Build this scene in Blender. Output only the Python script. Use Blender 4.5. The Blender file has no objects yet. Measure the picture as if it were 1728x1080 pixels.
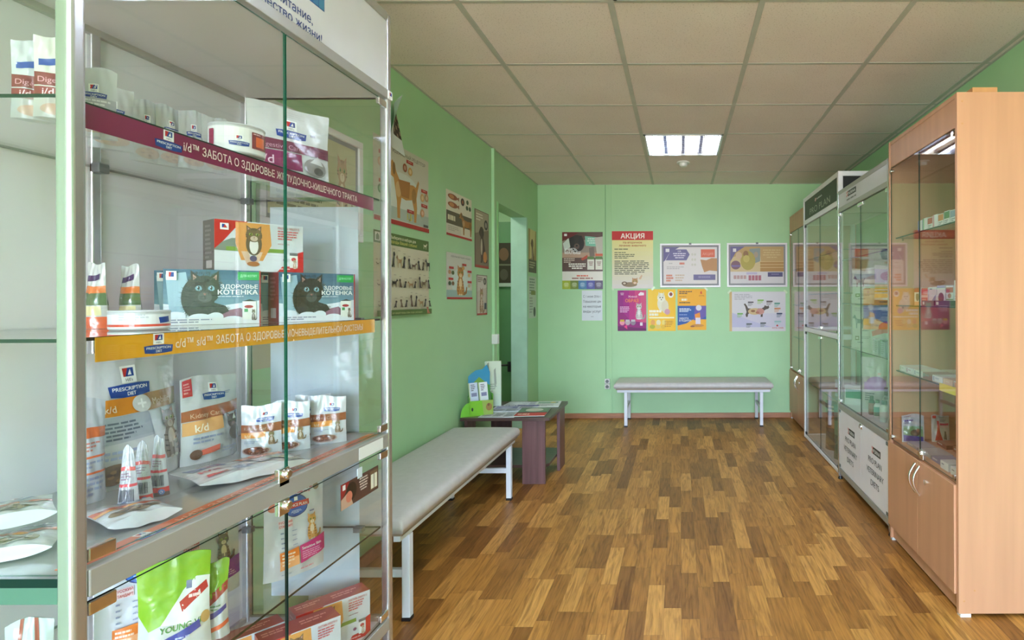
import bpy, math, random
from mathutils import Vector, Matrix, Euler
from mathutils.geometry import tessellate_polygon, delaunay_2d_cdt, interpolate_bezier
PI = math.pi
R = math.radians
sc = bpy.context.scene
COL = sc.collection


def S(r, g, b):
    f = lambda c: (c / 255 / 12.92) if c / 255 <= 0.04045 else ((c / 255 + 0.055) / 1.055) ** 2.4
    return (f(r), f(g), f(b), 1.0)


# ------------------------------------------------------------------ camera, world, lights, exposure
CZ = 1.209            # eye height
FPX, VX, VY, ROLL = 960.0, 1147.0, 505.0, R(0.22)
cam_d = bpy.data.cameras.new('camera')
cam_d.sensor_width = 36.0
cam_d.lens = 36.0 * FPX / 1728
cam_d.shift_x = -(VX - 864) / 1728
cam_d.shift_y = -(540 - VY) / 1728
cam_d.clip_start = 0.05
cam = bpy.data.objects.new('camera', cam_d)
COL.objects.link(cam)
cam.matrix_world = Matrix.Translation((0, 0, CZ)) @ Matrix.Rotation(PI / 2, 4, 'X') @ Matrix.Rotation(-ROLL, 4, 'Z')
sc.camera = cam

SKY = 12.0
world = bpy.data.worlds.new('daylight')
sc.world = world
world.use_nodes = True
wt = world.node_tree
_bg = wt.nodes['Background']
_tc = wt.nodes.new('ShaderNodeTexCoord')
_sx = wt.nodes.new('ShaderNodeSeparateXYZ')
_mr = wt.nodes.new('ShaderNodeMapRange')
_cr = wt.nodes.new('ShaderNodeValToRGB')
wt.links.new(_tc.outputs['Generated'], _sx.inputs[0])
wt.links.new(_sx.outputs[2], _mr.inputs[0])
_mr.inputs[1].default_value, _mr.inputs[2].default_value = -1.0, 1.0
wt.links.new(_mr.outputs[0], _cr.inputs[0])
_e = _cr.color_ramp.elements            # paved ground below the horizon, bright haze and blue sky above it
_e[0].position, _e[0].color = 0.0, (0.50, 0.48, 0.47, 1)
_e[1].position, _e[1].color = 1.0, (0.32, 0.60, 1.15, 1)
for _p, _c in ((0.485, (0.72, 0.70, 0.68, 1)), (0.515, (0.82, 0.94, 1.12, 1)), (0.62, (0.66, 0.90, 1.28, 1))):
    _n = _e.new(_p)
    _n.color = _c
wt.links.new(_cr.outputs[0], _bg.inputs[0])
_bg.inputs[1].default_value = SKY


def portal(name, loc, rot, sx, sy):
    """marks a window opening so that the sky is sampled through it"""
    l = bpy.data.lights.new(name, 'AREA')
    l.shape, l.size, l.size_y = 'RECTANGLE', sx, sy
    l.cycles.is_portal = True
    o = bpy.data.objects.new(name, l)
    o.location, o.rotation_euler = loc, rot
    COL.objects.link(o)


# daylight comes in through the two wide windows of the wall behind
WINS = ((-1.30, -.02), (.14, 1.42))
WZ0, WZ1, YF = 0.35, 2.34, -4.0
for _a, _b in WINS:
    portal('window_portal', ((_a + _b) / 2, YF - .05, (WZ0 + WZ1) / 2), (R(90), 0, 0), _b - _a, WZ1 - WZ0)
def area(name, loc, rot, sx, sy, power, col):
    l = bpy.data.lights.new(name, 'AREA')
    l.shape = 'RECTANGLE'
    l.size, l.size_y, l.energy, l.color = sx, sy, power, col
    o = bpy.data.objects.new(name, l)
    o.location, o.rotation_euler = loc, rot
    COL.objects.link(o)


LAMP_STRENGTH = 22.0
sc.view_settings.view_transform = 'Standard'
sc.view_settings.look = 'None'
sc.view_settings.gamma = 1.0
sc.view_settings.use_curve_mapping = False
sc.view_settings.exposure = 1.70
sc.cycles.use_denoising = True
sc.cycles.transparent_max_bounces = 32
sc.cycles.max_bounces = 14
sc.cycles.diffuse_bounces = 6
sc.cycles.glossy_bounces = 6


def at(px, py, Y):
    """the point at depth Y seen at a pixel of the photograph"""
    dx, dy = px - VX, VY - py
    c, s = math.cos(ROLL), math.sin(ROLL)
    dx, dy = dx * c + dy * s, -dx * s + dy * c
    return Vector((dx * Y / FPX, Y, CZ + dy * Y / FPX))


# ------------------------------------------------------------------ materials
def new_mat(name):
    m = bpy.data.materials.new(name)
    m.use_nodes = True
    nt = m.node_tree
    nt.nodes.clear()
    out = nt.nodes.new('ShaderNodeOutputMaterial')
    return m, nt, out


def nd(nt, typ, ins=None, **kw):
    n = nt.nodes.new(typ)
    for k, v in kw.items():
        setattr(n, k, v)
    for k, v in (ins or {}).items():
        if hasattr(v, 'is_linked') or isinstance(v, bpy.types.NodeSocket):
            nt.links.new(v, n.inputs[k])
        else:
            n.inputs[k].default_value = v
    return n


def math_(nt, op, a, b=None):
    n = nd(nt, 'ShaderNodeMath', {0: a} if b is None else {0: a, 1: b}, operation=op)
    return n.outputs[0]


def ramp(nt, fac, stops):
    n = nd(nt, 'ShaderNodeValToRGB', {0: fac})
    e = n.color_ramp.elements
    while len(e) < len(stops):
        e.new(0.5)
    for i, (p, c) in enumerate(stops):
        e[i].position, e[i].color = p, c
    return n.outputs[0]


def simple(name, col, rough=0.5, metal=0.0, var=0.06, scale=8.0, bump=0.0, bscale=200.0, spec=0.5, coat=0.0, stretch=None):
    m, nt, out = new_mat(name)
    p = nd(nt, 'ShaderNodeBsdfPrincipled', {'Roughness': rough, 'Metallic': metal})
    p.inputs['Specular IOR Level'].default_value = spec
    p.inputs['Coat Weight'].default_value = coat
    tc = nd(nt, 'ShaderNodeTexCoord').outputs['Object']
    if stretch:
        tc = nd(nt, 'ShaderNodeMapping', {0: tc, 'Scale': stretch}).outputs[0]
    no = nd(nt, 'ShaderNodeTexNoise', {'Vector': tc, 'Scale': scale, 'Detail': 4.0}).outputs[0]
    lo = tuple(c * (1 - var) for c in col[:3]) + (1,)
    hi = tuple(min(1, c * (1 + var)) for c in col[:3]) + (1,)
    nt.links.new(ramp(nt, no, [(0.3, lo), (0.7, hi)]), p.inputs['Base Color'])
    if bump:
        b = nd(nt, 'ShaderNodeTexNoise', {'Vector': tc, 'Scale': bscale, 'Detail': 3.0}).outputs[0]
        bn = nd(nt, 'ShaderNodeBump', {'Strength': bump, 'Distance': 0.002, 'Height': b})
        nt.links.new(bn.outputs[0], p.inputs['Normal'])
    nt.links.new(p.outputs[0], out.inputs[0])
    return m


def print_mat(name, rough, coat=0.0, bump=0.0):
    m, nt, out = new_mat(name)
    a = nd(nt, 'ShaderNodeAttribute', attribute_name='Col')
    p = nd(nt, 'ShaderNodeBsdfPrincipled', {'Roughness': rough, 'Base Color': a.outputs['Color']})
    p.inputs['Coat Weight'].default_value = coat
    p.inputs['Coat Roughness'].default_value = 0.12
    if bump:
        tc = nd(nt, 'ShaderNodeTexCoord').outputs['Object']
        b = nd(nt, 'ShaderNodeTexNoise', {'Vector': tc, 'Scale': 26.0, 'Detail': 2.0}).outputs[0]
        bn = nd(nt, 'ShaderNodeBump', {'Strength': bump, 'Distance': 0.01, 'Height': b})
        nt.links.new(bn.outputs[0], p.inputs['Normal'])
        nt.links.new(bn.outputs[0], p.inputs['Coat Normal'])
    nt.links.new(p.outputs[0], out.inputs[0])
    return m


def glass_mat(name, tint):
    m, nt, out = new_mat(name)
    g = nd(nt, 'ShaderNodeNewGeometry')
    ior = math_(nt, 'SUBTRACT', 1.5, math_(nt, 'MULTIPLY', g.outputs['Backfacing'], 1.5 - 1 / 1.5))
    fr = nd(nt, 'ShaderNodeFresnel', {'IOR': ior})
    t = nd(nt, 'ShaderNodeBsdfTransparent', {0: tint})
    gl = nd(nt, 'ShaderNodeBsdfGlossy', {'Roughness': 0.0, 'Color': (1, 1, 1, 1)})
    mx = nd(nt, 'ShaderNodeMixShader', {0: fr.outputs[0], 1: t.outputs[0], 2: gl.outputs[0]})
    nt.links.new(mx.outputs[0], out.inputs[0])
    return m


def emit_mat(name, col, k):
    m, nt, out = new_mat(name)
    e = nd(nt, 'ShaderNodeEmission', {0: col, 1: k})
    nt.links.new(e.outputs[0], out.inputs[0])
    return m


def floor_mat():
    m, nt, out = new_mat('laminate_strip_floor')
    pos = nd(nt, 'ShaderNodeTexCoord').outputs['Object']
    s = nd(nt, 'ShaderNodeSeparateXYZ', {0: pos})
    W, L = 0.0685, 0.36
    xr = math_(nt, 'DIVIDE', math_(nt, 'ADD', s.outputs[0], 20.0), W)
    row = math_(nt, 'FLOOR', xr)
    h = nd(nt, 'ShaderNodeTexWhiteNoise', {'W': row}, noise_dimensions='1D').outputs[0]
    yr = math_(nt, 'ADD', math_(nt, 'DIVIDE', math_(nt, 'ADD', s.outputs[1], 20.0), L), math_(nt, 'MULTIPLY', h, 7.0))
    pid = math_(nt, 'FLOOR', yr)
    cv = nd(nt, 'ShaderNodeCombineXYZ', {0: row, 1: pid}).outputs[0]
    wn = nd(nt, 'ShaderNodeTexWhiteNoise', {'Vector': cv}, noise_dimensions='2D')
    base = ramp(nt, wn.outputs[0], [(0.0, S(132, 84, 36)), (0.3, S(156, 104, 46)), (0.65, S(178, 122, 56)), (1.0, S(204, 148, 78))])
    off = nd(nt, 'ShaderNodeVectorMath', {0: pos, 1: nd(nt, 'ShaderNodeVectorMath', {0: wn.outputs[1], 1: (9, 9, 9)}, operation='MULTIPLY').outputs[0]}, operation='ADD').outputs[0]
    mp = nd(nt, 'ShaderNodeMapping', {0: off, 'Scale': (26, 2.6, 1)}).outputs[0]
    g = nd(nt, 'ShaderNodeTexNoise', {'Vector': mp, 'Scale': 1.5, 'Detail': 5.0, 'Distortion': 1.8}).outputs[0]
    mp2 = nd(nt, 'ShaderNodeMapping', {0: off, 'Scale': (150, 7, 1)}).outputs[0]
    g2 = nd(nt, 'ShaderNodeTexNoise', {'Vector': mp2, 'Scale': 1.0, 'Detail': 3.0}).outputs[0]
    gr = ramp(nt, g, [(0.32, (0.66, 0.62, 0.56, 1)), (0.52, (1, 1, 1, 1)), (0.7, (1.12, 1.12, 1.1, 1))])
    gr2 = ramp(nt, g2, [(0.3, (0.80, 0.78, 0.75, 1)), (0.6, (1.06, 1.06, 1.06, 1))])
    c1 = nd(nt, 'ShaderNodeMix', {0: 1.0, 6: base, 7: gr}, data_type='RGBA', blend_type='MULTIPLY').outputs[2]
    c2 = nd(nt, 'ShaderNodeMix', {0: 1.0, 6: c1, 7: gr2}, data_type='RGBA', blend_type='MULTIPLY').outputs[2]
    fx = math_(nt, 'FRACT', xr)
    fy = math_(nt, 'FRACT', yr)
    ex = math_(nt, 'LESS_THAN', fx, 0.018)
    ey = math_(nt, 'LESS_THAN', fy, 0.005)
    ed = math_(nt, 'MULTIPLY', math_(nt, 'MAXIMUM', ex, ey), 0.45)
    c3 = nd(nt, 'ShaderNodeMix', {0: ed, 6: c2, 7: S(62, 42, 24)}, data_type='RGBA').outputs[2]
    p = nd(nt, 'ShaderNodeBsdfPrincipled', {'Base Color': c3, 'Roughness': 0.42})
    bn = nd(nt, 'ShaderNodeBump', {'Strength': 0.12, 'Distance': 0.001, 'Height': g2})
    nt.links.new(bn.outputs[0], p.inputs['Normal'])
    nt.links.new(p.outputs[0], out.inputs[0])
    return m


def ceiling_mat():
    m, nt, out = new_mat('mineral_ceiling_tile')
    pos = nd(nt, 'ShaderNodeTexCoord').outputs['Object']
    n1 = nd(nt, 'ShaderNodeTexNoise', {'Vector': pos, 'Scale': 160.0, 'Detail': 3.0}).outputs[0]
    n2 = nd(nt, 'ShaderNodeTexNoise', {'Vector': pos, 'Scale': 3.0, 'Detail': 2.0}).outputs[0]
    a = ramp(nt, n1, [(0.30, S(198, 184, 178)), (0.40, S(236, 222, 218)), (1.0, S(242, 229, 226))])
    b = ramp(nt, n2, [(0.3, (0.95, 0.94, 0.93, 1)), (0.7, (1, 1, 1, 1))])
    c = nd(nt, 'ShaderNodeMix', {0: 1.0, 6: a, 7: b}, data_type='RGBA', blend_type='MULTIPLY').outputs[2]
    p = nd(nt, 'ShaderNodeBsdfPrincipled', {'Base Color': c, 'Roughness': 0.95})
    nt.links.new(p.outputs[0], out.inputs[0])
    return m


M = {
    'floor': floor_mat(), 'ceil': ceiling_mat(),
    'wall': simple('green_wall_paint', S(172, 213, 166), 0.6, var=0.03, scale=3, bump=0.12, bscale=60),
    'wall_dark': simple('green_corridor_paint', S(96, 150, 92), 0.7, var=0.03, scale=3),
    'grid': simple('grey_ceiling_bar', S(188, 186, 178), 0.5),
    'base': simple('wood_skirting', S(176, 120, 88), 0.45, var=0.14, scale=6, stretch=(1, 8, 8)),
    'white': simple('white_lacquer', S(238, 233, 240), 0.3, var=0.02),
    'panel': simple('white_panel', S(216, 212, 216), 0.4, var=0.02),
    'shelfgrey': simple('grey_laminate', S(158, 160, 162), 0.12, var=0.03),
    'alu': simple('satin_aluminium', (0.62, 0.62, 0.64, 1), 0.27, metal=0.85, var=0.03, stretch=(60, 60, 1)),
    'rail': simple('grey_aluminium', (0.42, 0.40, 0.375, 1), 0.36, metal=0.35, var=0.03),
    'chrome': simple('chrome', (0.85, 0.85, 0.86, 1), 0.12, metal=1.0, var=0.02),
    'black': simple('black_plastic', S(26, 26, 28), 0.4),
    'greyp': simple('grey_plastic', S(104, 108, 110), 0.45),
    'beech': simple('beech_board', S(200, 146, 112), 0.38, var=0.07, scale=2.2, stretch=(9, 9, 0.5)),
    'beechd': simple('beech_edge', S(198, 142, 92), 0.4, var=0.08, scale=2.2, stretch=(9, 9, 0.5)),
    'walnut': simple('dark_walnut_board', S(106, 74, 74), 0.35, var=0.22, scale=3.0, stretch=(14, 14, 0.7)),
    'walnutt': simple('dark_walnut_top', S(84, 62, 58), 0.3, var=0.2, scale=3.0, stretch=(3, 14, 14)),
    'vinyl': simple('grey_leatherette', S(192, 186, 184), 0.42, var=0.05, scale=30, bump=0.35, bscale=260),
    'seatb': simple('grey_brown_board', S(150, 132, 114), 0.5),
    'legs': simple('white_steel', S(222, 224, 234), 0.32, var=0.02),
    'paper': print_mat('printed_paper', 0.55),
    'gloss': print_mat('printed_gloss', 0.28, 0.35, 0.0),
    'foil': print_mat('printed_film', 0.26, 0.6, 0.35),
    'flatp': print_mat('printed_lettering', 0.45),
    'glass': glass_mat('clear_glass', (0.990, 0.996, 0.992, 1)),
    'gedge': simple('green_glass_edge', S(20, 92, 74), 0.15, var=0.1),
    'gedge_d': simple('dark_glass_edge', S(12, 42, 36), 0.4, var=0.1, spec=0.2),
    'film': simple('white_plastic_sheet', S(206, 216, 226), 0.35, var=0.03),
    'tube': emit_mat('lamp_tube_cool', (0.80, 0.93, 1.10, 1), LAMP_STRENGTH),
    'tube_far': emit_mat('lamp_tube_dimmed', (0.80, 0.93, 1.10, 1), LAMP_STRENGTH * .45),  # far lamp's tubes turned down to keep the back wall darker
    'tubew': emit_mat('lamp_tube_warm', (1.0, 0.80, 0.48, 1), LAMP_STRENGTH * .22),
    'refl': simple('lamp_reflector', S(225, 226, 232), 0.25, metal=0.2, var=0.01),
    'louv': simple('lamp_louvre', S(66, 68, 84), 0.4, var=0.02),
    'plas': simple('white_plastic', S(226, 226, 224), 0.35, var=0.02),
}


# ------------------------------------------------------------------ mesh builder
class MB:
    def __init__(s):
        s.v, s.f, s.m, s.c, s.sm = [], [], [], [], []

    def add(s, vs, fs, m=0, c=None, smooth=False):
        n = len(s.v)
        s.v += [tuple(v) for v in vs]
        for f in fs:
            s.f.append(tuple(i + n for i in f))
            s.m.append(m)
            s.c.append(c)
            s.sm.append(smooth)
        return s

    def box(s, x0, x1, y0, y1, z0, z1, m=0, c=None):
        x0, x1 = sorted((x0, x1)); y0, y1 = sorted((y0, y1)); z0, z1 = sorted((z0, z1))
        v = [(x0, y0, z0), (x1, y0, z0), (x1, y1, z0), (x0, y1, z0), (x0, y0, z1), (x1, y0, z1), (x1, y1, z1), (x0, y1, z1)]
        return s.add(v, [(0, 3, 2, 1), (4, 5, 6, 7), (0, 1, 5, 4), (1, 2, 6, 5), (2, 3, 7, 6), (3, 0, 4, 7)], m, c)

    def pane(s, x0, x1, y0, y1, z0, z1, big=0, edge=1):
        """glass slab: faces of the thin axis get material big, the rim material edge"""
        n = len(s.f)
        s.box(x0, x1, y0, y1, z0, z1)
        d = (abs(x1 - x0), abs(y1 - y0), abs(z1 - z0))
        ax = d.index(min(d))
        pairs = {2: (0, 1), 1: (2, 4), 0: (3, 5)}[ax]
        for i in range(6):
            s.m[n + i] = big if i in pairs else edge
        return s

    def tube(s, pts, r, n=10, m=0, caps=True, closed=False):
        pts = [Vector(p) for p in pts]
        k = len(pts)
        vs, fs = [], []
        up0 = None
        for i, p in enumerate(pts):
            a = pts[(i - 1) % k] if (closed or i > 0) else p
            b = pts[(i + 1) % k] if (closed or i < k - 1) else p
            t = (b - a).normalized()
            if up0 is None:
                up0 = t.orthogonal().normalized()
            u = (up0 - t * up0.dot(t)).normalized()
            up0 = u
            w = t.cross(u)
            rr = r[i] if isinstance(r, (list, tuple)) else r
            for j in range(n):
                q = 2 * PI * j / n
                vs.append(p + (u * math.cos(q) + w * math.sin(q)) * rr)
        for i in range(k if closed else k - 1):
            for j in range(n):
                a, b = i * n + j, i * n + (j + 1) % n
                c, d = ((i + 1) % k) * n + (j + 1) % n, ((i + 1) % k) * n + j
                fs.append((a, b, c, d))
        s.add(vs, fs, m, None, True)
        if caps and not closed:
            s.add(vs[:n], [tuple(range(n - 1, -1, -1))], m)
            s.add(vs[-n:], [tuple(range(n))], m)
        return s

    def lathe(s, prof, cx=0, cy=0, n=28, cols=None, m=0, c=None):
        vs, k = [], len(prof)
        for (r, z) in prof:
            for j in range(n):
                q = 2 * PI * j / n
                vs.append((cx + r * math.cos(q), cy + r * math.sin(q), z))
        for i in range(k - 1):
            fs = [(i * n + j, i * n + (j + 1) % n, (i + 1) * n + (j + 1) % n, (i + 1) * n + j) for j in range(n)]
            used = sorted({q for f in fs for q in f})
            mp = {q: a for a, q in enumerate(used)}
            s.add([vs[q] for q in used], [tuple(mp[q] for q in f) for f in fs], m, cols[i] if cols else c, False)
        s.add(vs[:n], [tuple(range(n - 1, -1, -1))], m, cols[0] if cols else c)
        s.add(vs[-n:], [tuple(range(n))], m, cols[-1] if cols else c)
        return s

    def build(s, name, mats, parent=None, world=True, bevel=0.0):
        me = bpy.data.meshes.new(name)
        base = Vector((0, 0, 0))
        if parent is not None and world:
            p = parent
            while p is not None:
                base += p.location
                p = p.parent
        me.from_pydata([tuple(Vector(v) - base) for v in s.v], [], s.f)
        mats = mats if isinstance(mats, (list, tuple)) else [mats]
        for q in mats:
            me.materials.append(M[q] if isinstance(q, str) else q)
        me.polygons.foreach_set('material_index', s.m)
        me.polygons.foreach_set('use_smooth', s.sm)
        if any(c is not None for c in s.c):
            at_ = me.color_attributes.new('Col', 'FLOAT_COLOR', 'CORNER')
            buf = []
            for f, c in zip(s.f, s.c):
                buf += list(c or (0.8, 0.8, 0.8, 1)) * len(f)
            at_.data.foreach_set('color', buf)
        me.update()
        o = bpy.data.objects.new(name, me)
        COL.objects.link(o)
        if parent is not None:
            o.parent = parent
        if bevel:
            b = o.modifiers.new('soft_edge', 'BEVEL')
            b.width, b.segments, b.limit_method = bevel, (5 if bevel > .007 else 2), 'ANGLE'
        return o


def thing(name, label, cat, loc=(0, 0, 0), rz=0.0, group=None):
    o = bpy.data.objects.new(name, None)
    o.empty_display_size = 0.1
    COL.objects.link(o)
    o.location, o.rotation_euler = loc, (0, 0, rz)
    return tag(o, label, cat, group)


def tag(o, label, cat, group=None):
    o['label'], o['category'] = label, cat
    if group:
        o['group'] = group
    return o


def struct(name, mb, mats, parent=None, bevel=0.0):
    o = mb.build(name, mats, parent, True, bevel)
    o['kind'] = 'structure'
    return o


# ------------------------------------------------------------------ printed artwork
_gl = {}


def glyphs(txt, bold=0.0):
    key = (txt, bold)
    if key not in _gl:
        cu = bpy.data.curves.new('lettering', 'FONT')
        cu.body, cu.size, cu.resolution_u = txt, 1.0, 3
        ob = bpy.data.objects.new('lettering', cu)
        oc = ob.to_curve(bpy.context.evaluated_depsgraph_get())
        pv, pe, cs, vs, tr = [], [], [], [], []
        for sp in oc.splines:
            P_ = sp.bezier_points
            pts = []
            for i in range(len(P_)):
                p, q = P_[i], P_[(i + 1) % len(P_)]
                d = (q.co - p.co)
                bend = max(abs(d.x * (h.y - p.co.y) - d.y * (h.x - p.co.x)) for h in (p.handle_right, q.handle_left))
                pts += [Vector((v.x, v.y)) for v in (interpolate_bezier(p.co, p.handle_right, q.handle_left, q.co, 5)[:-1] if bend > 1e-5 else [p.co])]
            if len(pts) < 3:
                continue
            n0 = len(pv)
            pe += [(n0 + i, n0 + (i + 1) % len(pts)) for i in range(len(pts))]
            pv += pts
            cs.append((pts, min(p.x for p in pts), max(p.x for p in pts), min(p.y for p in pts), max(p.y for p in pts)))

        def inside(x, y):
            w = 0
            for pts, xa, xb, ya, yb in cs:
                if xa < x < xb and ya < y < yb:
                    for i in range(len(pts)):
                        p, q = pts[i - 1], pts[i]
                        if (p.y <= y) != (q.y <= y) and x < p.x + (q.x - p.x) * (y - p.y) / (q.y - p.y):
                            w += 1 if q.y > p.y else -1
            return w != 0

        if pv:
            r = delaunay_2d_cdt(pv, pe, [], 0, 1e-5)
            vs = [(p.x, p.y) for p in r[0]]
            for f in r[2]:
                if inside(sum(vs[i][0] for i in f) / len(f), sum(vs[i][1] for i in f) / len(f)):
                    tr += [(f[0], f[i], f[i + 1]) for i in range(1, len(f) - 1)]
        ob.to_curve_clear()
        bpy.data.objects.remove(ob)
        bpy.data.curves.remove(cu)
        xs = [v[0] for v in vs] or [0, 1]
        _gl[key] = (vs, tr, min(xs), max(xs) + bold * 1.4)
    return _gl[key]


EPS = 0.00007


def plane(O, U, V):
    O, U, V = Vector(O), Vector(U).normalized(), Vector(V).normalized()
    N = U.cross(V)
    return lambda u, v, k: O + U * u + V * v + N * (k * EPS)


class Art:
    """prints flat shapes on a surface; x and y run 0..1 from the top-left corner"""
    def __init__(s, mb, P, w, h, m=0, seg=None, box=(0, 0, 1, 1), st=None, seed=1):
        s.mb, s.P, s.w, s.h, s.m, s.seg, s.b = mb, P, w, h, m, seg, box
        s.st = st or {'k': 0, 'r': random.Random(seed)}

    def sub(s, x0, y0, x1, y1):
        a, b, c, d = s.b
        f = lambda x, y: (a + (c - a) * x, b + (d - b) * y)
        p, q = f(x0, y0), f(x1, y1)
        return Art(s.mb, s.P, s.w, s.h, s.m, s.seg, (*p, *q), s.st)

    def XY(s, x, y):
        a, b, c, d = s.b
        return (min(s.w, max(0.0, (a + (c - a) * x) * s.w)), min(s.h, max(0.0, (1 - (b + (d - b) * y)) * s.h)))

    def tris(s, pts, tr, c):
        s.st['k'] += 1
        k = s.st['k']
        col = S(*c)
        out = []
        for t in tr:
            st = [[pts[i] for i in t]]
            while st:
                q = st.pop()
                if s.seg:
                    L = [(q[i][0] - q[(i + 1) % 3][0]) ** 2 + (q[i][1] - q[(i + 1) % 3][1]) ** 2 for i in range(3)]
                    i = L.index(max(L))
                    if L[i] > s.seg ** 2:
                        a, b, d = q[i], q[(i + 1) % 3], q[(i + 2) % 3]
                        mm = ((a[0] + b[0]) / 2, (a[1] + b[1]) / 2)
                        st += [[a, mm, d], [mm, b, d]]
                        continue
                ar = (q[1][0] - q[0][0]) * (q[2][1] - q[0][1]) - (q[2][0] - q[0][0]) * (q[1][1] - q[0][1])
                if abs(ar) < 1e-12:
                    continue
                out.append(q if ar > 0 else [q[0], q[2], q[1]])
        vs, fs, ix = [], [], {}
        for q in out:
            f = []
            for p in q:
                if p not in ix:
                    ix[p] = len(vs)
                    vs.append(s.P(p[0], p[1], k))
                f.append(ix[p])
            fs.append(tuple(f))
        s.mb.add(vs, fs, s.m, col, bool(s.seg))

    def PO(s, pts, c):
        q = [s.XY(*p) for p in pts]
        tr = [tuple(t) for t in tessellate_polygon([[Vector((p[0], p[1], 0)) for p in q]])]
        s.tris(q, tr, c)

    def R(s, x0, y0, x1, y1, c):
        s.tris([s.XY(x0, y0), s.XY(x1, y0), s.XY(x1, y1), s.XY(x0, y1)], [(0, 1, 2), (0, 2, 3)], c)

    def E(s, cx, cy, rx, ry, c, n=18):
        q = [s.XY(cx + rx * math.cos(2 * PI * i / n), cy + ry * math.sin(2 * PI * i / n)) for i in range(n)]
        s.tris(q, [(0, i, i + 1) for i in range(1, n - 1)], c)

    def T(s, txt, x, y, size, c, al='l', w=None, b=0.0, wmax=None, slant=0.0):
        """baseline at y; size is the cap height as a share of this area's height; w forces the width"""
        vs, tr, x0, x1 = glyphs(txt, b)
        if not tr:
            return
        a = s.b
        hh = (a[3] - a[1]) * s.h
        ww = (a[2] - a[0]) * s.w
        ky = size * hh / 0.73
        kx = ky if w is None else w * ww / max(1e-6, x1 - x0)
        if wmax and kx * (x1 - x0) > wmax * ww:
            kx = wmax * ww / (x1 - x0)
        X, Y = s.XY(x, y)
        wid = (x1 - x0) * kx
        X -= {'l': 0, 'c': wid / 2, 'r': wid}[al]
        for dx, dy in ((0, 0), (b * 1.4, 0), (b * .7, b * .7), (b * .7, -b * .7))[:4 if b else 1]:
            s.tris([(min(s.w, max(0.0, X + (v[0] + dx - x0) * kx + v[1] * ky * slant)), min(s.h, max(0.0, Y + (v[1] + dy) * ky))) for v in vs], tr, c)

    def L(s, x0, y0, x1, y1, n, c, al='l', th=0.5, fill=0.95):
        """n lines of print too small to read"""
        r = s.st['r']
        p = (y1 - y0) / n
        vs, tr = [], []
        for i in range(n):
            ln = (x1 - x0) * (fill if i < n - 1 else fill * 0.7) * r.uniform(0.78, 1.0)
            xa = x0 if al == 'l' else (x0 + x1 - ln) / 2
            xe = xa + ln
            while xa < xe - 1e-4:
                wd = min((x1 - x0) * r.uniform(0.09, 0.24), xe - xa)
                yy = y0 + p * i
                n0 = len(vs)
                vs += [s.XY(xa, yy), s.XY(xa + wd * 0.86, yy), s.XY(xa + wd * 0.86, yy + p * th), s.XY(xa, yy + p * th)]
                tr += [(n0, n0 + 1, n0 + 2), (n0, n0 + 2, n0 + 3)]
                xa += wd
        s.tris(vs, tr, c)


WH, BLU, RED = (240, 240, 240), (22, 62, 150), (196, 36, 40)
DOG = [(.02, .24), (.10, .14), (.16, .06), (.22, .10), (.27, .22), (.36, .33), (.60, .36), (.78, .34), (.86, .36), (.94, .22), (.97, .26), (.91, .44), (.88, .55), (.90, .72), (.87, .97), (.80, .97), (.80, .75), (.74, .60), (.55, .64), (.42, .62), (.38, .78), (.38, .97), (.30, .97), (.29, .70), (.24, .50), (.20, .34), (.14, .32), (.05, .32)]
SIT = [(.28, .10), (.36, .03), (.50, .02), (.60, .08), (.62, .22), (.58, .30), (.66, .45), (.74, .62), (.78, .80), (.95, .88), (.92, .95), (.70, .97), (.62, .97), (.58, .85), (.50, .97), (.34, .97), (.38, .88), (.37, .65), (.34, .45), (.36, .30), (.26, .24), (.22, .18)]
CAT = [(.0, .30), (.03, .16), (.07, .22), (.13, .20), (.17, .14), (.21, .28), (.30, .38), (.55, .36), (.72, .38), (.82, .36), (.86, .20), (.93, .02), (.99, .06), (.93, .25), (.90, .48), (.88, .62), (.92, .80), (.90, .97), (.84, .97), (.82, .78), (.74, .66), (.50, .70), (.36, .66), (.33, .80), (.34, .97), (.26, .97), (.25, .72), (.20, .52), (.12, .44), (.04, .40)]


def flip(p):
    return [(1 - x, y) for x, y in p]


def dk(c, f=0.6):
    return tuple(int(v * f) for v in c)


def lt(c, f=0.4):
    return tuple(int(v + (255 - v) * f) for v in c)


def dog_stand(a, c, mir=False, light=None):
    a.PO(flip(DOG) if mir else DOG, c)
    X = (lambda x: 1 - x) if mir else (lambda x: x)
    a.E(X(.21), .19, .04, .10, dk(c, .7))
    a.E(X(.33), .50, .08, .13, light or lt(c, .25))
    a.E(X(.80), .52, .07, .13, dk(c, .85))
    a.E(X(.045), .25, .025, .025, (20, 18, 18), 10)
    a.E(X(.12), .17, .013, .016, (20, 18, 18), 8)


def dog_sit(a, c, mir=False, chest=None):
    a.PO(flip(SIT) if mir else SIT, c)
    X = (lambda x: 1 - x) if mir else (lambda x: x)
    a.E(X(.44), .55, .07, .22, chest or lt(c, .35))
    a.E(X(.57), .17, .05, .11, dk(c, .65))
    a.E(X(.25), .17, .03, .022, (20, 18, 18), 10)
    a.E(X(.40), .11, .02, .015, (15, 12, 12), 8)


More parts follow.
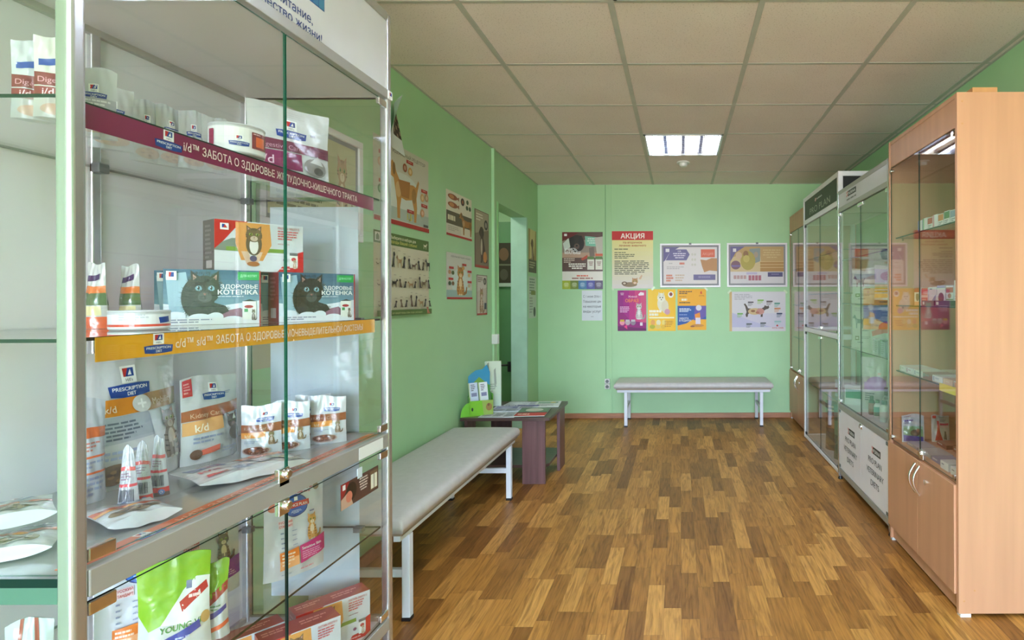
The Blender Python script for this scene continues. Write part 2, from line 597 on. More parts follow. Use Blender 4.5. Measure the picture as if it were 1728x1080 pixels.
def cat_sit(a, c, belly=None, stripe=None):
    d = stripe or dk(c, .6)
    b = belly or lt(c, .5)
    a.PO([(.68, .9), (.88, .86), (.93, .70), (1.0, .72), (.96, .92), (.8, .99), (.6, .98)], dk(c, .8))
    a.PO([(.30, .98), (.24, .80), (.30, .55), (.38, .40), (.62, .40), (.70, .55), (.78, .80), (.72, .98)], c)
    for y in (.52, .62, .72, .82):
        a.PO([(.29, y), (.40, y + .03), (.40, y + .05), (.28, y + .03)], d)
        a.PO([(.71, y), (.60, y + .03), (.60, y + .05), (.73, y + .03)], d)
    a.E(.50, .62, .11, .19, b)
    a.R(.40, .70, .48, .98, lt(c, .12))
    a.R(.53, .70, .61, .98, lt(c, .12))
    a.E(.44, .97, .06, .03, b)
    a.E(.57, .97, .06, .03, b)
    cat_head(a.sub(.24, .0, .76, .45), c, b, d)


def cat_head(a, c, b, d, eye=(150, 170, 70)):
    a.PO([(.14, .48), (.12, .02), (.42, .24)], c)
    a.PO([(.86, .48), (.88, .02), (.58, .24)], c)
    a.PO([(.19, .36), (.18, .13), (.34, .26)], (196, 150, 140))
    a.PO([(.81, .36), (.82, .13), (.66, .26)], (196, 150, 140))
    a.E(.5, .56, .42, .40, c)
    for x in (.40, .5, .60):
        a.PO([(x - .025, .20), (x + .025, .20), (x, .38)], d)
    for y in (.55, .66):
        a.PO([(.09, y), (.24, y + .04), (.09, y + .05)], d)
        a.PO([(.91, y), (.76, y + .04), (.91, y + .05)], d)
    a.E(.5, .76, .19, .15, b)
    for x in (.33, .67):
        a.E(x, .52, .095, .075, eye, 14)
        a.E(x, .52, .035, .07, (12, 14, 14), 10)
        a.E(x - .02, .49, .014, .016, (250, 250, 250), 6)
    a.PO([(.45, .66), (.55, .66), (.5, .72)], (188, 110, 106))
    a.R(.493, .72, .507, .80, d)


def fur(a, cx, cy, rx, ry, cs, n, ln=.07, seed=4):
    """short strokes of hair over an oval patch"""
    r = random.Random(seed)
    for c in cs:
        vs, tr = [], []
        for i in range(n):
            q, k = r.uniform(0, 2 * PI), math.sqrt(r.uniform(.05, 1.0))
            x, y = cx + rx * k * math.cos(q), cy + ry * k * math.sin(q)
            l = ln * r.uniform(.6, 1.3)
            q2 = math.atan2(y - cy, (x - cx) * 1.2) + r.uniform(-.5, .5)
            dx, dy = math.cos(q2) * l * .7, math.sin(q2) * l
            o = len(vs)
            vs += [a.XY(x - dy * .07, y + dx * .07), a.XY(x + dx, y + dy), a.XY(x + dy * .07, y - dx * .07)]
            tr.append((o, o + 1, o + 2))
        a.tris(vs, tr, c)


def hills(a, cx, cy, s, banner=True, asp=1.0):
    """square red and blue mark with a blue banner; s is the banner's width, asp the area's width / height"""
    q = s * .26
    qy = q * asp
    y0 = cy - qy * 1.15
    a.R(cx - q * .72, y0 - qy * .22, cx + q * .72, y0 + qy * 1.1, (246, 246, 246))
    a.R(cx - q * .5, y0 - qy * .05, cx, y0 + qy * .62, RED)
    a.PO([(cx, y0 - qy * .05), (cx + q * .5, y0 - qy * .05), (cx + q * .5, y0 + qy * .62), (cx - q * .3, y0 + qy * .62)], BLU)
    a.PO([(cx - q * .05, y0 + qy * .5), (cx + q * .22, y0 + qy * .05), (cx + q * .3, y0 + qy * .5)], WH)
    a.T("Hill's", cx, y0 + qy * 1.0, qy * .26, (40, 44, 90), 'c')
    if banner:
        bh = s * .27 * asp
        b0 = cy + qy * .02
        a.PO([(cx - s * .5, b0 + bh * .1), (cx - s * .2, b0), (cx + s * .2, b0), (cx + s * .5, b0 + bh * .1), (cx + s * .47, b0 + bh * .9), (cx + s * .2, b0 + bh), (cx - s * .2, b0 + bh), (cx - s * .47, b0 + bh * .9)], BLU)
        a.T('PRESCRIPTION', cx, b0 + bh * .48, bh * .28, WH, 'c', w=s * .84, b=.01)
        a.T('DIET', cx, b0 + bh * .86, bh * .27, WH, 'c', b=.01)


def science(a, cx, cy, r, asp):
    a.E(cx, cy, r, r * asp, (14, 40, 110), 28)
    a.E(cx, cy, r * .93, r * .93 * asp, (30, 92, 176), 28)
    a.R(cx - r * .16, cy - r * .78 * asp, cx + r * .16, cy - r * .44 * asp, WH)
    a.PO([(cx - r * 1.12, cy - r * .26 * asp), (cx + r * 1.12, cy - r * .40 * asp), (cx + r * 1.12, cy + r * .10 * asp), (cx - r * 1.12, cy + r * .24 * asp)], RED)
    a.T('SCIENCE PLAN', cx, cy + r * .06 * asp, r * .26 * asp, WH, 'c', w=r * 1.9, b=.015)
    a.L(cx - r * .5, cy + r * .40 * asp, cx + r * .5, cy + r * .72 * asp, 3, (200, 214, 240), 'c')


def purina(a, x0, y0, x1, y1):
    a.R(x0, y0, x1, y1, (24, 22, 22))
    w = (x1 - x0) * .17
    for i in range(3):
        for j in range(3):
            a.R(x0 + w / 3 * i, y0 + (y1 - y0) / 3 * j, x0 + w / 3 * (i + 1), y0 + (y1 - y0) / 3 * (j + 1), RED if (i + j) % 2 == 0 else WH)
    a.T('PURINA', (x0 + w + x1) / 2, y1 - (y1 - y0) * .22, (y1 - y0) * .55, WH, 'c', w=(x1 - x0) * .72, b=.03)


# ------------------------------------------------------------------ the room
XL, XR, YB, ZC = -1.445, 1.565, 5.80, 2.382
DY0, DY1, DZ, JX = 4.533, 5.356, 1.985, -1.587   # doorway in the side wall and the face of its far side
mb = MB().box(-3.0, XR + .1, YF - .1, YB + .1, -.08, 0)
struct('floor', mb, 'floor')
mb = MB()
mb.box(JX, XL, YF, DY0, 0, ZC + .2).box(JX, XL, DY1, YB, 0, ZC + .2).box(JX, XL, DY0, DY1, DZ, ZC + .2)
struct('wall_left', mb, 'wall')
struct('wall_back', MB().box(-3.0, XR + .1, YB, YB + .1, 0, ZC + .2), 'wall')
struct('wall_right', MB().box(XR, XR + .1, YF, YB, 0, ZC + .2), 'wall')
mb = MB()
mb.box(-1.6, XR, YF - .1, YF, 0, WZ0).box(-1.6, XR, YF - .1, YF, WZ1, ZC + .2)
mb.box(-1.6, WINS[0][0], YF - .1, YF, WZ0, WZ1).box(WINS[0][1], WINS[1][0], YF - .1, YF, WZ0, WZ1).box(WINS[1][1], XR, YF - .1, YF, WZ0, WZ1)
struct('wall_front', mb, 'wall')
for i, (a, b) in enumerate(WINS):
    mb = MB()
    for x0, x1, z0, z1 in ((a, a + .05, WZ0, WZ1), (b - .05, b, WZ0, WZ1), ((a + b) / 2 - .03, (a + b) / 2 + .03, WZ0, WZ1), (a, b, WZ0, WZ0 + .05), (a, b, WZ1 - .05, WZ1)):
        mb.box(x0, x1, YF - .08, YF - .02, z0, z1)
    w = struct('window_%d' % (i + 1), mb, 'white')
    MB().pane(a + .05, b - .05, YF - .052, YF - .047, WZ0 + .05, WZ1 - .05).build('pane', ['glass', 'gedge'], w)
# corridor seen through the doorway
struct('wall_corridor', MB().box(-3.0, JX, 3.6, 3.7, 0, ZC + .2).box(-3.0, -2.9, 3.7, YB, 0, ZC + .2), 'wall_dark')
struct('ceiling_corridor', MB().box(-3.0, JX, 3.6, YB, ZC, ZC + .06), 'ceil')
mb = MB()
mb.box(XL - .001, XL + .007, DY1, DY1 + .028, 0, DZ + .0).box(JX, XL + .006, DY1 - .006, DY1 - .0005, 0, DZ)
struct('trim_1', mb, simple('pale_door_trim', S(166, 206, 186), .4))
struct('trim_2', MB().box(XL - .001, XL + .006, DY0 - .03, DY0, 0, DZ), simple('green_door_trim', S(150, 204, 140), .4))
area('corridor_fill', (-2.2, 4.75, ZC - .01), (0, 0, 0), .5, .5, 4.5, (1.0, .95, .85))  # added light without a fixture, brightens the corridor
door = MB().box(-2.42, -1.63, 5.62, 5.66, 0.005, 1.98)
door = struct('door_1', door, simple('green_door_paint', S(84, 134, 88), .5, var=.04))
hb = MB().box(-1.70, -1.67, 5.608, 5.62, .50, .60).tube([(-1.685, 5.612, .57), (-1.685, 5.575, .57), (-1.72, 5.572, .57), (-1.80, 5.574, .565)], .009, 8)
hb.build('door_handle', 'black', door)
# baseboards
struct('baseboard_back', MB().box(XL, XR, YB - .016, YB, 0, .052), 'base', bevel=.004)
struct('baseboard_left', MB().box(XL, XL + .016, YF, DY0 - .03, 0, .052).box(XL, XL + .016, DY1 + .03, YB - .016, 0, .052), 'base')
struct('baseboard_right', MB().box(XR - .016, XR, YF, YB - .016, 0, .052), 'base')

# suspended ceiling: tiles in a grid of bars, some tiles replaced by real and added lamps
GX = [-1.47, -.870, -.268, .330, .928, 1.520]
GY = [5.237 - .6 * i for i in range(16)]
LAMPS = [(-.268, .330, 4.037, 4.637), (-.268, .330, 1.637, 2.237), (-.268, .330, -.763, -.163), (-.268, .330, -3.163, -2.563)]  # only the first is in view; the rest are added to brighten the room
mb = MB()
xs = [XL - .05] + GX[1:] + [XR + .05]
ys = sorted(GY + [YB + .05, YF - .05])
for i in range(len(xs) - 1):
    for j in range(len(ys) - 1):
        cx, cy = (xs[i] + xs[i + 1]) / 2, (ys[j] + ys[j + 1]) / 2
        if any(l[0] < cx < l[1] and l[2] < cy < l[3] for l in LAMPS):
            continue
        mb.box(xs[i], xs[i + 1], ys[j], ys[j + 1], ZC, ZC + .016)
mb.box(XL - .1, XR + .1, YF - .1, YB + .1, ZC + .19, ZC + .2)
struct('ceiling', mb, 'ceil')
mb = MB()
for x in GX[1:]:
    mb.box(x - .012, x + .012, YF, YB, ZC - .004, ZC + .002)
for y in GY:
    mb.box(XL, XR, y - .010, y + .010, ZC - .0012, ZC + .002)
for a in ((XL, XL + .012, YF, YB), (XR - .012, XR, YF, YB), (XL, XR, YB - .012, YB)):
    mb.box(*a, ZC - .003, ZC + .002)
struct('trim_3', mb, 'grid')


def ceiling_lamp(x0, x1, y0, y1, label):
    t = thing('ceiling_light', label, 'ceiling light', ((x0 + x1) / 2, (y0 + y1) / 2, ZC), 0, 'square ceiling lamps')
    x0, x1, y0, y1 = x0 + .014, x1 - .014, y0 + .014, y1 - .014
    z = ZC
    mb = MB().box(x0, x1, y0, y1, z + .09, z + .10)
    for a in ((x0, x0 + .014, y0, y1), (x1 - .014, x1, y0, y1), (x0, x1, y0, y0 + .014), (x0, x1, y1 - .014, y1)):
        mb.box(*a, z - .006, z + .095)
    mb.build('housing', 'refl', t)
    w = (x1 - x0 - .03) / 4
    for i in range(4):
        cx = x0 + .015 + w * (i + .5)
        MB().tube([(cx, y0 + .02, z + .05), (cx, y1 - .02, z + .05)], .024, 12).build('lamp_tube', 'tubew' if i == 2 else ('tube_far' if y0 > 4 else 'tube'), t)
    mb = MB()
    for i in range(5):
        cx = x0 + .015 + w * i
        for s in (-1, 1):
            if x0 + .012 < cx + s * .018 < x1 - .012:
                mb.box(cx + s * .018 - .002, cx + s * .018 + .002, y0 + .014, y1 - .014, z + .0, z + .03)
        for j in range(9):
            yy = y0 + .04 + (y1 - y0 - .08) * j / 8
            if i in (1, 2, 3):
                mb.box(cx - .012, cx + .012, yy - .004, yy + .004, z + .002, z + .02)
    mb.build('louvre', 'louv', t)
    return t


ceiling_lamp(*LAMPS[0], 'square lit ceiling lamp of four tubes above the far bench')
ceiling_lamp(*LAMPS[1], 'added unseen square ceiling lamp over the space beside the food cabinet')
ceiling_lamp(*LAMPS[2], 'added unseen square ceiling lamp in the middle of the room')
ceiling_lamp(*LAMPS[3], 'added unseen square ceiling lamp near the shop windows')

p = at(1153, 279, 4.86)
t = thing('smoke_detector', 'small round white smoke detector on the ceiling behind the lamp', 'smoke detector', (p.x, 4.86, ZC))
MB().lathe([(.055, ZC - .012), (.055, ZC - .004), (.05, ZC)], p.x, 4.86).build('base', 'plas', t)
MB().lathe([(.022, ZC - .042), (.032, ZC - .036), (.034, ZC - .012)], p.x, 4.86).build('sensor_head', 'plas', t)

# cable ducts, sockets
x = (833 - VX) * 0
t = thing('cable_duct', 'green painted cable duct running down the wall beside the doorway', 'cable duct', (XL, 4.39, .9))
MB().box(XL, XL + .022, 4.376, 4.404, .94, ZC - .004).build('duct', 'wall', t)
MB().box(XL, XL + .045, 4.365, 4.415, .87, .945).build('junction_box', 'plas', t, bevel=.004)
MB().box(XL, XL + .014, 4.385, 4.395, .45, .872).build('cable', 'wall', t)
p = at(1022, 500, YB)
t = thing('wall_socket', 'white double socket low on the far wall beside the bench', 'wall socket', (p.x, YB, .30))
for k in (0, 1):
    z0 = at(1024, 656 - 9 * k, YB).z
    s_ = MB().box(p.x - .010 + .0, p.x + .042, YB - .03, YB, z0, z0 + .05).build('socket', 'plas', t, bevel=.005)
    MB().lathe([(.017, 0), (.017, .001)], 0, 0, 16).build('socket_hole', 'greyp', s_, False).matrix_local = Matrix.Translation((p.x + .016 - p.x, -.031, z0 + .025 - .30)) @ Matrix.Rotation(PI / 2, 4, 'X')
MB().box(p.x - .002, p.x + .004, YB - .008, YB, at(1022, 640, YB).z, ZC - .004).build('cable', simple('green_cable', S(120, 170, 120), .5), t)
p2 = at(1031, 500, YB)
t = thing('cable_duct', 'thin green cable duct running down the far wall between posters', 'cable duct', (p2.x, YB, 1.2))
MB().box(p2.x - .008, p2.x + .008, YB - .010, YB, .055, ZC - .004).build('duct', 'wall', t)

# ------------------------------------------------------------------ posters
def poster(label, side, a0, a1, z0, z1, bg, draw, group=None, mat='paper', tape=None, name='poster', off=.002):
    mb = MB()
    if side == 'back':
        mb.box(a0, a1, YB - off, YB - off + .0012, z0, z1, 0, S(*bg))
        P = plane((a0, YB - off - EPS, z0), (1, 0, 0), (0, 0, 1))
        loc = ((a0 + a1) / 2, YB, z0)
    else:
        mb.box(XL + off - .0012, XL + off, a0, a1, z0, z1, 0, S(*bg))
        P = plane((XL + off + EPS, a0, z0), (0, 1, 0), (0, 0, 1))
        loc = (XL, (a0 + a1) / 2, z0)
    a = Art(mb, P, a1 - a0, z1 - z0, seed=int(abs(a0) * 100 + z0 * 10))
    draw(a)
    if tape:
        t = thing(name, label, name, loc, 0, group)
        mb.build('sheet', mat, t)
        for (u, v) in tape:
            x, z = a0 + (a1 - a0) * u, z1 - (z1 - z0) * v
            q = MB()
            ca, sa = math.cos(.8), math.sin(.8)
            if (u < .5) != (v < .5):
                sa = -sa
            pts = [(x + ca * i * .022 - sa * j * .009, YB - off - .002, z + sa * i * .022 + ca * j * .009) for i, j in ((-1, -1), (1, -1), (1, 1), (-1, 1))]
            q.add(pts + [(p[0], p[1] + .0004, p[2]) for p in pts], [(0, 1, 2, 3), (7, 6, 5, 4), (0, 4, 5, 1), (1, 5, 6, 2), (2, 6, 7, 3), (3, 7, 4, 0)])
            q.build('tape', simple('tape_film', S(206, 226, 190), .3) if 'tape_film' not in bpy.data.materials else bpy.data.materials['tape_film'], t)
        return t
    o = mb.build(name, mat, None)
    for v in o.data.vertices:
        v.co -= Vector(loc)
    o.location = loc
    return tag(o, label, 'poster', group)


def bp(px0, py0, px1, py1):
    p, q = at(px0, py1, YB), at(px1, py0, YB)
    return p.x, q.x, p.z, q.z


def art_puppy(a):
    a.R(0, 0, 1, .69, (92, 62, 54))
    a.R(0, .14, 1, .42, (150, 132, 120))
    a.R(0, .36, 1, .45, (186, 150, 128))
    a.E(.36, .20, .19, .15, (46, 34, 32), 24)
    a.E(.24, .17, .07, .12, (34, 26, 26))
    a.E(.46, .18, .06, .12, (34, 26, 26))
    a.E(.36, .25, .07, .05, (96, 74, 66))
    a.E(.36, .24, .025, .015, (12, 10, 10))
    a.PO([(.02, .20), (.16, .10), (.20, .26), (.06, .34)], (206, 214, 206))
    a.PO([(.56, .07), (.95, .10), (.92, .26), (.58, .24)], (128, 196, 170))
    a.L(.61, .11, .88, .22, 3, (225, 240, 232), 'c')
    a.PO([(.80, .10), (1, .08), (1, .40), (.86, .40)], (196, 190, 178))
    a.PO([(.66, .28), (.78, .26), (.80, .42), (.68, .44)], (120, 100, 92))
    a.PO([(0, 0), (.42, 0), (.28, .07), (0, .16)], (110, 30, 34))
    a.R(.05, .03, .12, .07, WH)
    a.T('УЧИСЬ,', .06, .325, .045, WH, b=.03, wmax=.32)
    a.T('МАЛЫШ', .06, .385, .05, WH, b=.03, wmax=.40)
    a.PO([(.46, .47), (.62, .40), (.64, .45), (.50, .50)], (190, 70, 40))
    a.L(.04, .46, .34, .55, 3, (216, 196, 180))
    a.L(.14, .55, .60, .66, 3, (240, 232, 224), 'c', .6)
    for x in (.62, .82):
        a.R(x, .44, x + .17, .66, (226, 222, 210))
        a.R(x, .43, x + .17, .48, (86, 120, 50))
        a.L(x + .03, .52, x + .15, .60, 3, (120, 40, 40), 'c')
    a.R(.82, .38, 1, .42, (214, 90, 40))
    a.R(0, .69, 1, .85, (228, 222, 214))
    a.L(.28, .755, .72, .785, 1, (214, 90, 60), 'c', .8)
    a.L(.08, .80, .92, .83, 1, (150, 90, 80), 'c', .7)
    for i, c in enumerate(((160, 176, 40), (110, 130, 40), (60, 120, 170), (62, 66, 160), (70, 54, 92))):
        a.R(i * .2, .85, i * .2 + .2, 1, c)
        a.E(i * .2 + .1, .925, .07, .05, lt(c, .25), 12)
        a.L(i * .2 + .04, .90, i * .2 + .16, .96, 2, lt(c, .6), 'c')


def art_action(a):
    for i in range(12):
        f = i / 11
        a.R(0, .14 + .86 * i / 12, 1, .14 + .86 * (i + 1) / 12, (int(232 - 8 * f), int(222 - 6 * f), int(150 + 62 * f)))
    a.R(0, 0, 1, .155, (200, 34, 36))
    a.T('АКЦИЯ', .5, .125, .085, (250, 236, 226), 'c', w=.58, b=.035)
    a.T('На вторичное', .5, .215, .036, (176, 90, 40), 'c', w=.46, b=.02)
    a.T('лечение животного', .5, .268, .038, (176, 80, 36), 'c', w=.66, b=.02)
    a.L(.06, .305, .70, .34, 1, (120, 120, 84))
    a.L(.06, .365, .50, .395, 1, (110, 112, 84))
    a.L(.06, .40, .66, .49, 3, (112, 112, 88))
    a.L(.06, .515, .96, .77, 8, (112, 112, 92))
    b = a.sub(.24, .78, .74, .99)
    b.E(.38, .72, .36, .20, (148, 126, 100))
    b.E(.12, .62, .14, .16, (120, 96, 76), 12)
    b.E(.12, .62, .07, .08, (216, 200, 180), 10)
    cat_head(b.sub(.46, .12, .80, .72), (196, 150, 104), (236, 214, 190), (150, 100, 60))
    b.PO([(.80, .25), (.96, -.1), (1.0, .0), (.92, .3)], (214, 180, 150))


def art_note(a):
    for i, s in enumerate(('С 1 июня 2016 г.', 'Повышение цен', 'на некоторые', 'виды услуг')):
        a.T(s, .5, .24 + .165 * i, .082, (74, 80, 100), 'c', wmax=.86, b=.01)
    a.L(.40, .86, .62, .90, 1, (150, 156, 170), 'c')


def art_pink(a):
    cs = ((150, 20, 130), (168, 24, 134), (190, 40, 130), (208, 64, 130), (214, 80, 128))
    for i in range(5):
        a.PO([(i * .2, 0), (i * .2 + .2, 0), (i * .2 + .2, 1), (i * .2, 1)], cs[i])
    a.PO([(0, .40), (.45, .75), (1, .8), (1, 1), (0, 1)], (150, 16, 120))
    a.PO([(0, .88), (1, .94), (1, 1), (0, 1)], (110, 10, 96))
    a.L(.08, .06, .24, .13, 2, (240, 200, 230), 'c')
    a.PO([(.72, .10), (.80, .04), (.92, .06), (.92, .12), (.74, .13)], (248, 230, 240))
    a.T('Живой', .52, .175, .05, (250, 220, 240), 'c', wmax=.5)
    a.T('ОБРАЗ', .50, .29, .08, (240, 140, 70), 'c', w=.46, b=.03)
    a.L(.08, .40, .48, .56, 4, (240, 190, 226))
    cat_sit(a.sub(.52, .30, .97, .72), (200, 196, 196), (236, 232, 230), (120, 116, 120))
    for i in range(3):
        a.E(.16 + .19 * i, .79, .09, .07, ((236, 150, 170), (190, 170, 180), (150, 130, 150))[i])
        a.R(.09 + .19 * i, .72, .23 + .19 * i, .77, (220, 190, 60) if i == 0 else (200, 190, 200))
    a.R(.78, .79, .87, .87, (236, 226, 236))
    a.PO([(.22, .90), (.32, .84), (.34, .96)], (236, 60, 130))


def art_yellow(a):
    for i in range(6):
        a.R(i / 6, 0, i / 6 + 1 / 6, 1, (250, int(206 - i * 2), int(70 - i * 6)))
    a.E(.83, .13, .10, .075, (244, 240, 230))
    a.E(.83, .12, .06, .045, (150, 70, 60))
    a.E(.50, .34, .16, .18, (236, 230, 206))
    a.E(.62, .42, .13, .16, (226, 216, 190))
    a.E(.48, .20, .14, .11, (240, 236, 216))
    a.PO([(.36, .20), (.39, .06), (.47, .14)], (228, 220, 190))
    a.PO([(.60, .20), (.58, .06), (.51, .14)], (228, 220, 190))
    for x in (.44, .53):
        a.E(x, .20, .022, .018, (70, 60, 50), 8)
    a.E(.485, .25, .02, .014, (90, 60, 56), 8)
    a.E(.70, .54, .10, .07, (214, 160, 176))
    a.L(.05, .50, .60, .66, 2, (252, 246, 230), 'l', .7)
    a.R(.05, .665, .95, .70, (250, 238, 200))
    for i in range(3):
        a.E(.18 + .2 * i, .80, .08, .07, ((238, 170, 90), (236, 226, 190), (240, 216, 120))[i])
        a.E(.16 + .2 * i, .90, .10, .05, ((190, 190, 60), (230, 200, 110), (236, 190, 60))[i])
    a.L(.60, .76, .95, .92, 4, (206, 140, 40))


def art_yellowblue(a):
    a.R(0, 0, 1, 1, (244, 176, 40))
    a.L(.06, .05, .60, .14, 2, (120, 90, 60), 'l', .6)
    a.L(.06, .17, .52, .22, 1, (206, 140, 40))
    a.L(.14, .235, .52, .30, 1, (252, 240, 210), 'l', .8)
    a.L(.06, .32, .70, .37, 1, (110, 84, 40))
    a.PO([(.80, .07), (.84, .05), (.86, .12), (.80, .12)], (206, 60, 40))
    a.T('ROYAL', .85, .18, .03, (130, 50, 40), 'c', wmax=.2)
    a.R(0, .41, 1, .74, (40, 88, 170))
    a.PO([(0, .74), (.55, .74), (.30, .84), (0, .89)], (40, 88, 170))
    a.PO([(.62, .41), (1, .41), (1, .66), (.78, .76), (.56, .76)], (106, 88, 170))
    a.L(.06, .47, .56, .57, 3, (226, 236, 250), 'l', .6)
    a.L(.06, .62, .5, .65, 1, (170, 196, 236))
    a.T('ЗАБОТА', .06, .735, .042, WH, wmax=.36, b=.02)
    a.T('В ПОДАРОК', .06, .79, .042, WH, wmax=.42, b=.02)
    a.E(.74, .46, .10, .07, (216, 214, 228))
    a.PO([(.60, .62), (.78, .57), (.80, .76), (.64, .80)], (240, 150, 50))
    a.R(.63, .70, .80, .86, (222, 214, 232))
    a.E(.70, .89, .22, .035, (206, 140, 60))
    a.E(.52, .91, .08, .02, (150, 90, 60), 10)


poster('brown poster of a black puppy with a strip of five coloured squares below', 'back', *bp(949, 391.5, 1017, 488), (92, 62, 54), art_puppy, mat='gloss')
poster('pale yellow price offer poster headed by white letters on a red band', 'back', *bp(1033, 390, 1102, 487), (232, 226, 200), art_action, tape=[(1, 1), (0, 1)])
poster('small white typed notice under the brown puppy poster', 'back', *bp(982, 490, 1016.5, 541), (216, 222, 230), art_note, name='notice')
poster('magenta poster with a grey tabby cat above three food tins', 'back', *bp(1042.5, 490, 1090.5, 558.5), (168, 24, 134), art_pink)
poster('yellow poster with a cream kitten between the magenta and the blue posters', 'back', *bp(1093.5, 488, 1140, 558.5), (248, 204, 60), art_yellow)
poster('orange and blue poster with a small dog on a violet corner', 'back', *bp(1143.5, 487.5, 1191.5, 557), (244, 176, 40), art_yellowblue, tape=[(1, 0)])


def art_catsystems(a):
    a.R(0, .55, 1, .9, (206, 200, 216))
    a.PO([(0, .50), (.35, .72), (.75, .90), (0, .90)], (190, 186, 214))
    a.R(0, 0, .045, 1, (206, 176, 120))
    a.L(.09, .06, .45, .22, 4, (176, 172, 178))
    a.PO([(x * .46 + .25, y * .36 + .29) for x, y in flip(CAT)], (84, 72, 62))
    a.E(.45, .50, .12, .085, (206, 178, 130))
    a.E(.55, .50, .07, .08, (196, 140, 130))
    a.E(.42, .49, .04, .03, (140, 90, 60), 10)
    a.E(.50, .53, .035, .03, (176, 110, 90), 10)
    for (x, y, w, c) in ((.33, .25, .10, (90, 84, 92)), (.50, .20, .11, (130, 180, 70)), (.66, .23, .11, (90, 70, 70)), (.80, .28, .10, (90, 150, 130)), (.80, .41, .11, (200, 130, 80)), (.84, .54, .10, (44, 60, 92)), (.14, .54, .10, (100, 160, 70)), (.30, .80, .10, (84, 92, 92)), (.55, .78, .10, (78, 84, 82)), (.80, .74, .12, (150, 190, 190))):
        a.R(x, y, x + w, y + .035, c)
        a.L(x, y + .04, x + w, y + .12, 3, lt(c, .3), 'l', .6)
    a.PO([(.83, .86), (.85, .83), (.87, .86), (.86, .88), (.84, .88)], (196, 50, 50))
    a.T('ROYAL CANIN', .86, .935, .035, (190, 50, 56), 'c', w=.20, b=.02)


poster('light grey cat anatomy poster with many small captions under the framed sheets', 'back', *bp(1231, 492, 1325.5, 559), (214, 210, 216), art_catsystems, tape=[(0, 0), (1, 0)])


def framed(label, side, a0, a1, z0, z1, draw, bg, fw=.018, group='aluminium snap frames'):
    if side == 'back':
        t = thing('framed_poster', label, 'framed poster', ((a0 + a1) / 2, YB, z0), 0, group)
        B = lambda u0, u1, d0, d1, v0, v1, m=0: (u0, u1, YB - d1, YB - d0, v0, v1, m)
        P = plane((a0 + fw, YB - .0065, z0 + fw), (1, 0, 0), (0, 0, 1))
    else:
        t = thing('framed_poster', label, 'framed poster', (XL, (a0 + a1) / 2, z0), 0, group)
        B = lambda u0, u1, d0, d1, v0, v1, m=0: (XL + d0, XL + d1, u0, u1, v0, v1, m)
        P = plane((XL + .0065, a0 + fw, z0 + fw), (0, 1, 0), (0, 0, 1))
    mb = MB()
    for u0, u1, v0, v1 in ((a0, a1, z0, z0 + fw), (a0, a1, z1 - fw, z1), (a0, a0 + fw, z0 + fw, z1 - fw), (a1 - fw, a1, z0 + fw, z1 - fw)):
        mb.box(*B(u0, u1, 0, .016, v0, v1))
    mb.build('frame', 'white', t, bevel=.003)
    mb = MB().box(*B(a0 + fw, a1 - fw, .001, .006, z0 + fw, z1 - fw))
    mb.c[-6:] = [S(*bg)] * 6
    a = Art(mb, P, a1 - a0 - 2 * fw, z1 - z0 - 2 * fw, seed=int(a0 * 10 + 50))
    a.R(0, 0, 1, 1, (142, 140, 146))
    draw(a.sub(.03, .045, .97, .955))
    mb.build('sheet', 'paper', t)
    m_ = (a0 + a1) / 2
    MB().box(*B(m_ - .012, m_ + .012, .004, .019, z1 - .012, z1 + .006)).build('hanging_clip', 'greyp', t)
    return t


def art_offer(a):
    a.R(0, 0, 1, 1, (222, 214, 214))
    a.PO([(0, 0), (.30, 0), (.12, .14), (.03, .36), (0, .40)], (112, 104, 150))
    a.PO([(.15, .06), (.43, .06), (.49, .20), (.43, .36), (.04, .36)], (116, 108, 154))
    a.T('НА', .30, .135, .05, (226, 220, 232), 'c')
    a.L(.16, .16, .44, .33, 3, (216, 208, 226), 'c')
    a.R(.04, .04, .11, .13, (226, 220, 226))
    a.L(.30, .42, .46, .48, 1, (206, 110, 90), 'l', .9)
    a.L(.10, .43, .22, .48, 1, (186, 180, 182))
    a.L(.06, .53, .44, .62, 2, (186, 178, 180))
    a.R(.70, .06, .96, .28, (220, 110, 84))
    a.T('АКЦИЯ', .83, .22, .07, (238, 170, 150), 'c', wmax=.2)
    a.PO([(.69, .34), (.80, .36), (.90, .30), (1, .31), (1, .66), (.86, .64), (.76, .69), (.72, .52)], (190, 140, 96))
    for i in range(3):
        for j in range(2):
            a.E(.54 + .05 * j, .20 + .14 * i, .02, .035, (206, 200, 190))
    a.L(.05, .75, .20, .96, 3, (216, 130, 104), 'l', .7)
    a.L(.22, .75, .42, .96, 3, (206, 180, 160), 'l', .5)
    a.R(.56, .75, .97, .90, (116, 108, 150))
    a.L(.59, .79, .94, .86, 1, (146, 138, 176), 'c', .8)


